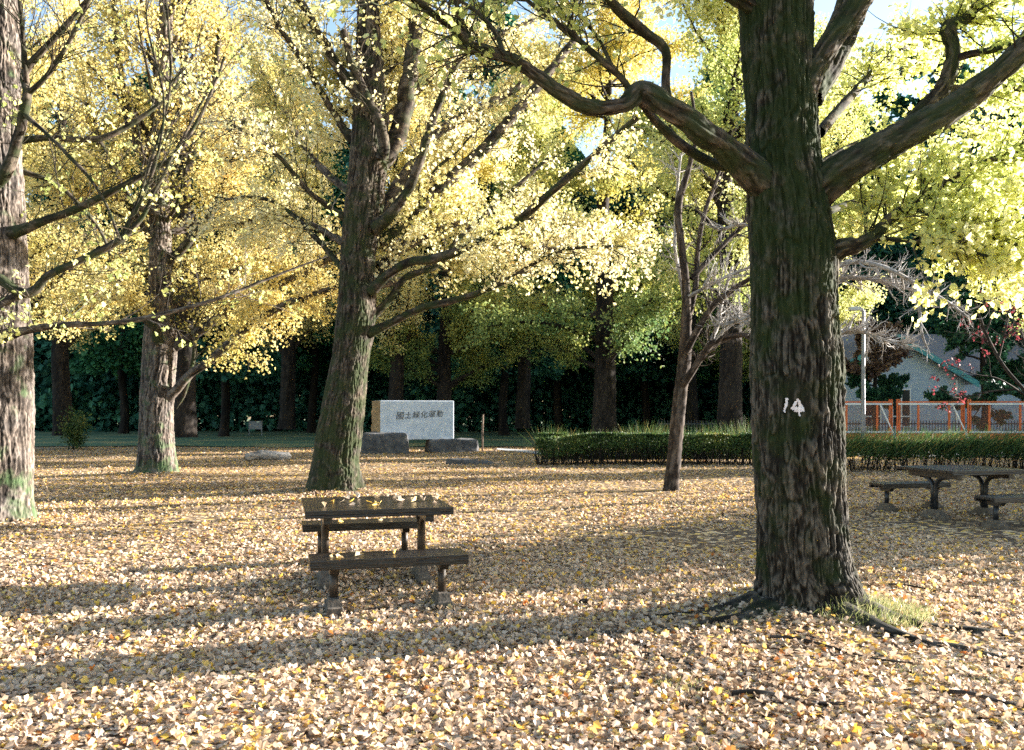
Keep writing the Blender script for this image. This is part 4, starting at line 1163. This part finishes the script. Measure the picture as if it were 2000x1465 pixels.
rough_block("base_rock", 1.85, 1.2, .52, .06, (W(880, 880, 32.3)[0], 32.45, 0), .38, M['rock'], "dark rock under the right end of the granite monument", 8, "rock", "base rocks under the monument")
rough_block("flat_stone", .95, .5, .17, .1, (W(905, 905, 25.3)[0], 25.3, 0), .1, M['rock'], "flat stone half buried in leaves below the monument", 11, "stone", "flat stones")
rough_block("flat_stone", .6, .4, .10, .1, (W(945, 905, 25.0)[0], 25.0, 0), -.2, M['rock'], "smaller flat stone just right of the longer one", 14, "stone", "flat stones")
# stake
s = Solid(); s.path([(0, 0, -.1), (.01, 0, .7), (.03, 0, 1.4)], [.03, .034, .03], 8)
o = s.build("wooden_stake", M['stick'], None, True); o.location = (W(942, 882, 32.5)[0], 32.5, 0)
tag(o, "thin upright wooden stake right of the monument", "stake")
# lying log
rng = np.random.default_rng(5)
lx = np.linspace(0, 1, 40)
wd = Wood()
A0, A1 = W(478, 892, 26.2), W(568, 884, 27.2)
P = A0 + (A1 - A0) * lx[:, None]; P[:, 2] = .13 + .05 * np.sin(lx * 5) + .03 * lx
Rg = (.13 + .05 * (vn2(lx * 6, lx * 0, 1, 3) - .4)) * np.clip(np.minimum(lx, 1 - lx) * 14 + .25, 0, 1)
wd.tube(P, Rg, 22, amp=.06, f=8, seed=44)
o = wd.build("log", M['bark_grey'], None)
tag(o, "short weathered log lying on the leaf strewn ground", "log")
# small sign board far back
DSg = 52
sg = thing("sign_board", (W(499, 838, DSg)[0], DSg, 0), "small pale framed board on two posts in the shade", "sign")
s = Solid(); s.box((0, 0, .62), .72, .03, .42); s.build("panel", M['pole'], sg)
s = Solid(); s.box((-.38, 0, .45), .045, .05, .9); s.box((.38, 0, .45), .045, .05, .9); s.box((0, 0, .87), .8, .05, .045); s.build("frame", M['pole'], sg)

# ------------------------------------------------------------------ PICNIC TABLES AND BENCHES
def make_table(mt, ms, label):
    root = thing("picnic_table", (0, 0, 0), label, "picnic table", "picnic tables")
    L, Wd, Z = 1.27, 1.18, .725
    s = Solid()
    nb = 9
    bw = (Wd) / nb
    for i in range(nb):
        y = -Wd / 2 + bw * (i + .5)
        s.box((0, y, Z - .02), L, bw - .011, .042, .006)
    s.box((0, -Wd / 2 + .02, Z - .052), L - .004, .042, .024, .004); s.box((0, Wd / 2 - .02, Z - .052), L - .004, .042, .024, .004)
    s.build("tabletop", mt, root)
    for sx in (-1, 1):
        x = sx * .44
        s = Solid(); s.box((x, 0, Z - .088), .075, Wd - .2, .09, .004); s.build("crossbar", mt, root)
        s = Solid()
        for sy in (-1, 1):
            s.path([(x, sy * .03, .09), (x, sy * .03, .38), (x, sy * .032, .46), (x, sy * .06, .53), (x, sy * .12, .58), (x, sy * .2, .603), (x, sy * .27, .606)], [.033] * 7, 12)
        s.build("leg", ms, root, True)
        s = Solid(); foot(s, x, .28, .13)
        s.build("foot", M['concrete'], root)
    return root
def foot(s, x, hl, h):
    s.box((x, 0, .02), .13, 2 * hl, .07, .012)
    a, b, c = .05, hl * .72, .1
    V = [(x - .055, -b, .053), (x + .055, -b, .053), (x + .055, b, .053), (x - .055, b, .053), (x - .04, -c, h), (x + .04, -c, h), (x + .04, c, h), (x - .04, c, h)]
    s.add(V, [np.array(q) for q in ((3, 2, 1, 0), (4, 5, 6, 7), (0, 1, 5, 4), (1, 2, 6, 5), (2, 3, 7, 6), (3, 0, 4, 7))])
def make_bench(mt, ms, label):
    root = thing("bench", (0, 0, 0), label, "bench", "benches of the picnic tables")
    L, Wd, Z = 1.24, .36, .425
    s = Solid()
    for i in range(4):
        y = -Wd / 2 + Wd / 4 * (i + .5)
        s.box((0, y, Z - .02), L, Wd / 4 - .007, .042, .006)
    s.box((0, -Wd / 2 + .018, Z - .052), L - .004, .036, .045, .005); s.box((0, Wd / 2 - .018, Z - .052), L - .004, .036, .045, .005)
    s.build("seat", mt, root)
    for sx in (-1, 1):
        x = sx * .43
        s = Solid()
        V = [(x + dx, dy * (.10 if z < .36 else .155), z) for z in (Z - .125, Z - .041) for dx, dy in ((-.036, -1), (.036, -1), (.036, 1), (-.036, 1))]
        s.add(V, [np.array(q) for q in ((3, 2, 1, 0), (4, 5, 6, 7), (0, 1, 5, 4), (1, 2, 6, 5), (2, 3, 7, 6), (3, 0, 4, 7))])
        s.build("bracket", mt, root)
        s = Solid(); s.bar((x, 0, .07), (x, 0, Z - .1), .034, 14); s.build("leg", ms, root, True)
        s = Solid(); foot(s, x, .18, .11); s.build("foot", M['concrete'], root)
    return root
RZ = math.radians(15)
pv = (-math.sin(RZ), math.cos(RZ))
def pset(cx, cy, mt, ms, labs):
    t = make_table(mt, ms, labs[0]); t.location = (cx, cy, .0); t.rotation_euler = (0, 0, RZ)
    for k, sgn in enumerate((-1, 1)):
        b = make_bench(mt, ms, labs[1 + k]); b.location = (cx + sgn * (1.12 if sgn < 0 else 1.04) * pv[0], cy + sgn * (1.12 if sgn < 0 else 1.04) * pv[1], .0); b.rotation_euler = (0, 0, RZ)
pset(-1.275, 8.03, M['timber'], M['steel'], ["sunlit dark brown picnic table with fallen leaves on its top", "nearest brown bench in front of the sunlit picnic table", "brown bench behind the sunlit picnic table"])
pset(6.58, 12.8, M['timber_shade'], M['steel_shade'], ["shaded black slatted picnic table at the right edge", "near bench of the shaded table, cut by the right edge", "bench behind the shaded slatted table"])

# leaves lying on the table and benches
rng = np.random.default_rng(77)
def leaf_obj(x, y, z, gl):
    n = 1
    V, Fq, T = leaf_geo(np.array([[x, y, z + .006]]), np.array([[math.cos(rng.uniform(0, 6.3)), math.sin(rng.uniform(0, 6.3)), .3]]), np.array([[rng.normal(0, .4), rng.normal(0, .4), 1]]), np.array([rng.uniform(.055, .08)]), rng, np.array([rng.uniform(.5, .95)]), curl=1.6)
    o = mesh("fallen_leaf", V - [x, y, z], Fq, M['litter'], None, {"tint": T}, False)
    o.location = (x, y, z)
    tag(o, gl[0], "leaf", gl[1])
def on(cx, cy, u, v):
    return cx + u * math.cos(RZ) - v * math.sin(RZ), cy + u * math.sin(RZ) + v * math.cos(RZ)
for u, v in [(-.46, -.28), (-.36, .12), (-.3, .02), (-.24, -.18), (-.22, .0), (-.2, .28), (-.12, .35), (-.04, -.25), (0, -.36), (.1, .42), (.16, .40), (.22, .36), (.26, -.05), (.3, .1), (.33, -.12), (.45, -.02), (.52, -.18), (.56, .02), (-.02, -.12), (.4, .46)]:
    leaf_obj(*on(-1.275, 8.03, u, v), .726, ("curled yellow ginkgo leaf lying on the sunlit tabletop", "leaves on the sunlit tabletop"))
for u, v in [(-.46, .03), (-.42, -.1), (-.36, -.13), (-.27, -.06), (-.2, .05), (.05, 0)]:
    leaf_obj(*on(-1.275 - 1.12 * pv[0], 8.03 - 1.12 * pv[1], u, v), .426, ("curled ginkgo leaf lying on the nearest bench seat", "leaves on the nearest bench"))
for u, v in [(-.2, -.05), (.15, -.03), (.3, .08)]:
    leaf_obj(*on(-1.275 + 1.04 * pv[0], 8.03 + 1.04 * pv[1], u, v), .426, ("curled ginkgo leaf lying on the bench behind the sunlit table", "leaves on the rear bench"))

# ------------------------------------------------------------------ LEAF LITTER
rng = np.random.default_rng(88)
def litter(d0, d1, per, sz, tilt, shape, curl=1.4, lift=.022):
    area = .66 * (d1 ** 2 - d0 ** 2)
    n = int(area * per)
    d = np.sqrt(rng.uniform(d0 ** 2, d1 ** 2, n))
    x = d * rng.uniform(-.66, .66, n)
    dens = .30 + .9 * vn2(x, d, .45, 3) + .5 * (vn2(x, d, 2.0, 4) - .5)
    # worn soil round the furniture and the bare patch right of it
    worn = .75 * np.exp(-(((x + 1.2) / 1.0) ** 2 + ((d - 7.6) / 1.0) ** 2)) + .7 * np.exp(-(((x - 2.4) / 2.0) ** 2 + ((d - 10.6) / 1.3) ** 2)) + .6 * np.exp(-(((x - 6) / 1.8) ** 2 + ((d - 11.6) / 1.3) ** 2))
    worn = worn + .6 * np.exp(-(((x - 3.7) / .9) ** 2 + ((d - 5.9) / .35) ** 2)) + .6 * np.exp(-(((x - 1.2) / .7) ** 2 + ((d - 6.55) / .22) ** 2))
    worn = worn + .30 * np.clip((d - 7.5) / 6, 0, 1)
    keep = rng.random(n) < dens - worn * .8
    x, d = x[keep], d[keep]
    n = len(x)
    z = gz(x, d) + rng.uniform(.002, lift, n)
    fwd = rng.normal(0, 1, (n, 3)); fwd[:, 2] = np.abs(rng.normal(0, tilt, n))
    nrm = rng.normal(0, tilt, (n, 3)) + [0, 0, 1]
    tint = np.clip(.62 * rng.random(n) + .30 * rng.random(n) ** 3 + .25 * (vn2(x, d, .8, 7) - .35), 0, 1)
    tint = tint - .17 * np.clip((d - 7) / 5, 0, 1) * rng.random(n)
    tint = np.where(rng.random(n) < .09 + .12 * np.clip((d - 8) / 6, 0, 1), rng.uniform(.85, .96, n), tint)
    tint = np.where(rng.random(n) < .012, 1.0, tint)
    return leaf_geo(np.stack([x, d, z], -1), fwd, nrm, rng.uniform(sz[0], sz[1], n), rng, tint, shape, curl)
V, Fq, T = join_geo([litter(3.6, 8.5, 2200, (.026, .050), .14, 'fan', .6, .008), litter(3.6, 8.5, 900, (.03, .056), .36, 'fan'), litter(8.5, 16, 1000, (.028, .052), .12, 'fan', .6, .01), litter(8.5, 16, 420, (.03, .055), .3, 'fan'), litter(16, 36, 420, (.04, .075), .16, 'kite')])
kind(mesh("fallen_leaves", V, Fq, M['litter'], None, {"tint": T}, False), "stuff")

# grass tufts
n = 2300
a = rng.uniform(0, 6.28, n)
cxs = rng.choice(6, n, p=[.42, .2, .12, .08, .1, .08])
cen = np.array([(2.72, 6.5), (2.9, 6.65), (2.45, 6.42), (.95, 4.95), (2.6, 5.2), (1.75, 6.5)])[cxs]
rad = np.array([.36, .34, .26, .16, .3, .22])[cxs] * np.sqrt(rng.random(n))
x, y = cen[:, 0] + np.cos(a) * rad, cen[:, 1] + np.sin(a) * rad
hl = np.array([.12, .11, .08, .04, .04, .04])[cxs] * rng.uniform(.4, 1.2, n)
kind(crown("grass", [blades(np.stack([x, y, gz(x, y)], -1), hl, rng, (.1, 0), .004)], M['grass'], None), "stuff")

# fallen sticks
for (x0, y0, x1, y1, r, lb) in [(3.35, 7.75, 3.95, 7.3, .009, "straight dead stick on the leaves right of the near trunk"), (1.75, 5.9, 2.45, 5.35, .012, "thin dead stick lying just in front of the near trunk"), (2.35, 4.75, 2.75, 4.5, .013, "short thick dead stick among the nearest leaves"), (.55, 7.0, .72, 6.98, .022, "small piece of dead wood on sunlit leaves between bench and trunk"), (1.2, 4.75, 1.75, 4.6, .016, "dark stick half sunk in the leaves near the bottom edge")]:
    t = np.linspace(0, 1, 14)
    x, y = x0 + (x1 - x0) * t, y0 + (y1 - y0) * t + .03 * np.sin(t * 5)
    wd = Wood(); wd.tube(np.stack([x, y, gz(x, y) + .025 + .01 * np.sin(t * 7)], -1), r * (1 - .5 * t), 8, amp=.004, f=40, seed=int(r * 1000))
    tag(wd.build("stick", M['bark_smooth'], None), lb, "stick", "fallen sticks")

# ------------------------------------------------------------------ DARK TRUNKED FOREST TREES (single ones that show)
def evergreen_geo(rng, H, R, base, n, sz, seed, low=.15):
    u = rng.random(n * 2) ** .8
    zz = base + (H - base) * u
    prof_ = R * (np.sin(np.pi * np.clip(.18 + .82 * u, 0, 1)) ** .7) * (1 - .25 * u)
    a = rng.uniform(0, 6.283, n * 2)
    rad = prof_ * rng.uniform(.35, 1.0, n * 2) ** .5
    P = np.stack([np.cos(a) * rad, np.sin(a) * rad, zz - .25 * rad], -1)
    layer = vn(np.stack([P[:, 0] * .45, P[:, 1] * .45, P[:, 2] * 1.0], -1), seed) * .6 + vn(P * 1.3, seed + 1) * .4
    keep = layer > np.quantile(layer, .5)
    P, a, layer = P[keep], a[keep], layer[keep]
    m = len(P)
    fwd = np.stack([np.cos(a), np.sin(a), np.full(m, -.55)], -1) + rng.normal(0, .45, (m, 3))
    nrm = rng.normal(0, .6, (m, 3)) + [0, 0, .9]
    tint = np.clip(.5 * rng.random(m) + .7 * (layer - .45) * 2, 0, 1)
    return leaf_geo(P, fwd, nrm, rng.uniform(sz[0], sz[1], m), rng, tint, 'kite')

def proto_evergreen(seed, H, R, base, n, mat):
    rng = np.random.default_rng(seed)
    root = thing("evergreen_tree", (0, 0, 0), "", "tree")
    z = np.linspace(-.1, H * .9, 40)
    wd = Wood(); wd.tube(np.stack([.1 * np.sin(z), .1 * np.cos(z * .7), z], -1), .26 * (1 - z / H) + .02 + .1 * np.exp(-np.maximum(z, 0) / .3), 20, amp=.03, f=8, seed=seed)
    wd.build("trunk", M['bark_dark'], root)
    crown("crown", [evergreen_geo(rng, H, R, base, n, (.28, .5), seed)], mat, root)
    return root
eG = proto_evergreen(201, 19, 4.6, 4.6, 15000, M['green'])
eD = proto_evergreen(202, 21, 4.8, 4.2, 15000, M['dark'])
GE = "dark evergreens in the shaded background"
used = set()
for pr_, px, d, rz, sc, lb in [(eG, 240, 56, 0, 1.0, "dark evergreen trunk between the left edge tree and the low boughed ginkgo"),
                          (eD, 439, 50, 1, .95, "dark evergreen trunk left of the small sign board"),
                          (eG, 612, 58, 2, 1.05, "dark evergreen just left of the leaning ginkgo, far back"),
                          (eD, 985, 52, 3, 1.0, "dark evergreen standing far back right of the wooden stake"),
                          (eG, 1090, 60, 4, 1.1, "deep green evergreen far back above the hedge's left end"),
                          (eD, 1260, 58, 5, 1.0, "deep green evergreen far back between olive ginkgo and slim tree"),
                          (eG, 1440, 54, .6, .9, "green evergreen showing between slim tree and near trunk"),
                          (eD, 1690, 58, 2.6, .85, "blue green evergreen behind the house's left roof"),
                          (eG, 1820, 60, 1.6, .9, "dark evergreen rising over the house roof"),
                          (eD, 1965, 50, 3.6, 1.0, "tall dark conifer behind the pine at the right edge")]:
    place(pr_, used, px, d, rz, sc, lb, GE)

# ------------------------------------------------------------------ FAR WOODLAND (one mass)
rng = np.random.default_rng(99)
protos = [evergreen_geo(np.random.default_rng(300 + k), H, R, b, nn, (.35, .62), 300 + k) for k, (H, R, b, nn) in enumerate([(20, 5.5, 1.5, 9000), (23, 6, 3, 9000), (17, 5.5, .6, 9000)])]
gs = []
spots = [(x + rng.uniform(-1.5, 1.5), y + rng.uniform(-2, 2)) for y, step in ((66, 6.5), (76, 7.5), (90, 9)) for x in np.arange(-66, 72, step)]
# unseen trees added beyond the right edge to throw shade across the park
spots_r = [(30, 38), (35, 43), (39, 50), (44, 58), (33, 31), (41, 44), (48, 66), (40, 36)]
for k, (x, y) in enumerate(spots):
    v, f, t = protos[k % 3]
    a = rng.uniform(0, 6.28); s_ = rng.uniform(1.1, 1.5)
    ca, sa = math.cos(a) * s_, math.sin(a) * s_
    gs.append((np.stack([v[:, 0] * ca - v[:, 1] * sa + x, v[:, 0] * sa + v[:, 1] * ca + y, v[:, 2] * s_], -1), f, t))
# low undergrowth closing the view under the crowns
n = 42000
x = rng.uniform(-64, 70, n); y = 61 + rng.random(n) ** 1.5 * 16; z = (2.6 + 2.6 * vn2(x, y, .25, 3)) * rng.random(n) ** .8
gs.append(leaf_geo(np.stack([x, y, z], -1), rng.normal(0, 1, (n, 3)), rng.normal(0, 1, (n, 3)) + [0, -.3, .4], rng.uniform(.35, .7, n), rng, rng.random(n) * .5, 'kite'))
kind(crown("woodland", gs, M['dark'], None), "stuff")
gs = []
for k, (x, y) in enumerate(spots_r):
    v, f, t = protos[2]
    s_ = .5 if y < 40 else .6
    a = rng.uniform(0, 6.28); ca, sa = math.cos(a) * s_, math.sin(a) * s_
    gs.append((np.stack([v[:, 0] * ca - v[:, 1] * sa + x, v[:, 0] * sa + v[:, 1] * ca + y, v[:, 2] * s_], -1), f, t))
n = 34000   # unseen shrub belt added beyond the right edge for its shade
t_ = rng.random(n); x = 11.8 + 13 * t_ + rng.normal(0, .9, n); y = 12.6 + 15 * t_ + rng.normal(0, .9, n); z = (2.15 + 1.5 * vn2(x, y, .4, 3)) * rng.random(n) ** .8
gs.append(leaf_geo(np.stack([x, y, z], -1), rng.normal(0, 1, (n, 3)), rng.normal(0, 1, (n, 3)), rng.uniform(.15, .3, n), rng, rng.random(n), 'kite'))
kind(crown("unseen_shade_belt", gs, M['green'], None), "stuff")
